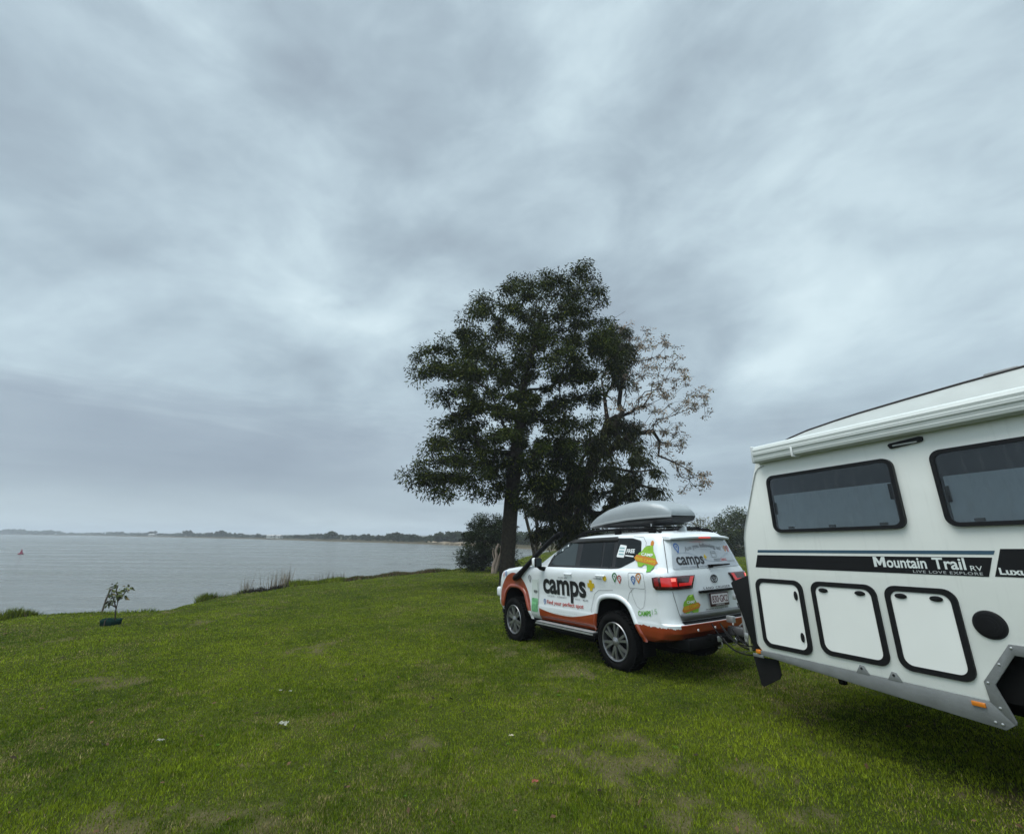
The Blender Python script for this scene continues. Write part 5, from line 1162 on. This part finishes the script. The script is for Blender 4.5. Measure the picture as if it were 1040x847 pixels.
MB().box((-1.735, .016, -.025), (.075, .014, .030)).build('side_marker', AMB, van, bevel=.004)
MB().box((-.012, .004, -.010), (.05, .035, .035)).build('side_marker', AMB, van, bevel=.006); MB().box((-.0, .006, -.050), (.12, .012, .030)).build('corner_plate', VAL, van, bevel=.003)
# stone guard box on the front with latches
SGM = mat('stone_guard_black', (.008,.0085,.009), .7, spec=.2, bump=(70, .5, .004))
o = MB().prism([(-.292,.632),(-.275,.648),(-.03,.735),(.0,.735),(.0,-.03),(-.098,-.03)], .06, Wd-.06, vf).build('front_box', SGM, van, bevel=.01)
for u, z in ((-.262,.487), (-.165,.105)): MB().box((-u, -.055, z), (.045, .014, .055)).build('box_latch', ALU, o, bevel=.006)
plate('stone_flap', [(-.095,-.075),(.185,-.060),(.20,-.19),(.17,-.235),(-.02,-.345),(-.045,-.33)], -.045, -.033, mat('rubber_flap', (.009,.009,.009), .8, spec=.15, bump=(20, .4, .01)), van)
# wheels, axles, springs
for s_ in (2.24, 3.10):
    for y in (-.22, -Wd+.22): w_ = wheel(-s_, 1 if y > -1 else -1, R_=.375, rim=.215, spokes=5, wd=.25, yc=abs(y), parent=van, zc=-.325); w_.location.y = y
    MB().tube([(-s_, -.30, -.33), (-s_, -Wd+.30, -.33)], .035, 10).build('axle', ARCH, van)
    for y in (-.50, -Wd+.50): MB().box((-s_+.18, y, -.24), (.42, .07, .09), Matrix.Rotation(-.35, 3, 'Y')).build('trailing_arm', BLK, van, bevel=.01)
MB().box((-.62, -.30, -.12), (.05, .05, .16)).build('stabiliser_leg', ARCH, van); MB().tube([(-.60,-.25,-.09),(-.90,-.25,-.10)], .016, 8).build('brake_line', ARCH, van)
# drawbar and coupling
BX, BY, BZ = 1.2425, -1.05, -.139
DBM = mat('drawbar_black', (.018,.018,.019), .45)
for y in (-.45, -Wd+.45):
    a, c = Vector((-.3, y, -.11)), Vector((BX-.30, BY+(.05 if y > BY else -.05), -.10)); d_ = c-a
    MB().box((a+c)/2, (d_.length, .055, .11), d_.to_track_quat('X', 'Z').to_matrix()).build('drawbar', DBM, van, bevel=.006)
cp = MB().box((BX-.20, BY, -.06), (.34, .12, .10)).build('coupling', mat('coupling_grey', (.16,.165,.17), .4, metal=.6), van, bevel=.02)
MB().lathe([(0,.06),(.05,.055),(.062,.02),(.062,-.05)], (BX, BY, BZ+.07), 'Z', 16).build('ball_cup', DBM, cp, smooth=True); MB().tube([(BX-.12,BY,.0),(BX-.20,BY,.06),(BX-.30,BY,.07)], .011, 8).build('coupling_lever', ALU, cp, smooth=True)
MB().lathe([(0,.0),(.028,.0),(.03,-.03),(.018,-.06),(.018,-.14)], (BX, BY, BZ+.05), 'Z', 14).build('tow_ball', CHR, cp, smooth=True)
MB().box((BX-.05, BY+.06, .085), (.11, .06, .085)).build('hitch_pin_block', ALU, cp, bevel=.01)
# jockey wheel post clamped to the drawbar
jw = MB(); jw.tube([(BX-.42, BY+.24, .26), (BX-.42, BY+.24, -.12)], .026, 12); jw = jw.build('jockey_post', ALU, van, smooth=True)
MB().tube([(BX-.42, BY+.24, .27), (BX-.36, BY+.24, .28), (BX-.35, BY+.24, .33)], .008, 6).build('jockey_handle', DBM, jw)
# hoses, cables and chains between caravan and vehicle
CBL = mat('cable_black', (.007,.007,.007), .6, spec=.1); CHN = mat('dull_chain', (.09,.09,.09), .5, metal=.6)
def sag(a, c, drop, n=14, side_=0): 
    a, c = Vector(a), Vector(c); return [a.lerp(c, k/n)+Vector((0, side_*math.sin(math.pi*k/n), -drop*4*(k/n)*(1-k/n))) for k in range(n+1)]
for a, c, d_, r_, s2 in (((.22,-.72,.02),(BX-.02,BY+.22,.02),.20,.010,.06), ((.22,-.80,.02),(BX+.02,BY+.34,.03),.26,.009,.10), ((.25,-.66,.0),(BX-.10,BY+.12,-.02),.16,.008,.02), ((.30,-.60,-.03),(BX-.06,BY+.28,.05),.12,.007,.12)):
    MB().tube(sag(a, c, d_, side_=s2), r_, 7).build('cable', CBL, van, smooth=True)
for y, s2 in ((.13, .05), (-.13, -.05)):
    pts = sag((BX-.45, BY+y*.5, -.15), (BX+.06, BY+y, -.16), .13, 16, s2); mb = MB()
    for i, p_ in enumerate(pts[:-1]):
        d_ = (pts[i+1]-p_); q = d_.to_track_quat('X', 'Z').to_matrix() @ Matrix.Rotation(math.pi/2*(i % 2), 3, 'X')
        mb.tube([p_+q @ Vector((.022*math.cos(a_), .011*math.sin(a_), 0))+d_/2 for a_ in [k*.785 for k in range(9)]], .004, 5, cap=False)
    mb.build('safety_chain', CHN, van, smooth=True)
MB().box((.42, -.52, -.02), (.06,.05,.05)).build('blue_connector', mat('conn_blue', (.03,.17,.30), .4), van, bevel=.008)
MB().tube([(.50,-.58,-.05),(.49,-.57,-.20)], .016, 8).build('yellow_hose', mat('hose_yellow', (.38,.33,.08), .5), van, smooth=True)
MB().tube([(.62,-.62,.0),(.60,-.60,-.17)], .014, 8).build('olive_hose', mat('hose_olive', (.20,.22,.10), .5), van, smooth=True)
MB().box((.20, -.40, .02), (.10,.09,.08)).build('junction_box', mat('box_grey', (.25,.25,.25), .5), van, bevel=.01)
# ------------------------------------------------------------------ haze over the lake
HZ = bpy.data.materials.new('haze'); HZ.use_nodes = True; t = HZ.node_tree; t.nodes.clear()
pv = N(t, 'ShaderNodeVolumePrincipled'); pv.inputs['Density'].default_value = .0007; pv.inputs['Color'].default_value = (.80, .86, .92, 1); pv.inputs['Anisotropy'].default_value = .1
t.links.new(pv.outputs[0], N(t, 'ShaderNodeOutputMaterial').inputs['Volume'])
o = MB().box((0, 0, 11), (7400, 7400, 28)).build('haze', HZ); tag(o, kind='stuff', label='thin pale haze in the air over the lake and lawn', cat='haze')
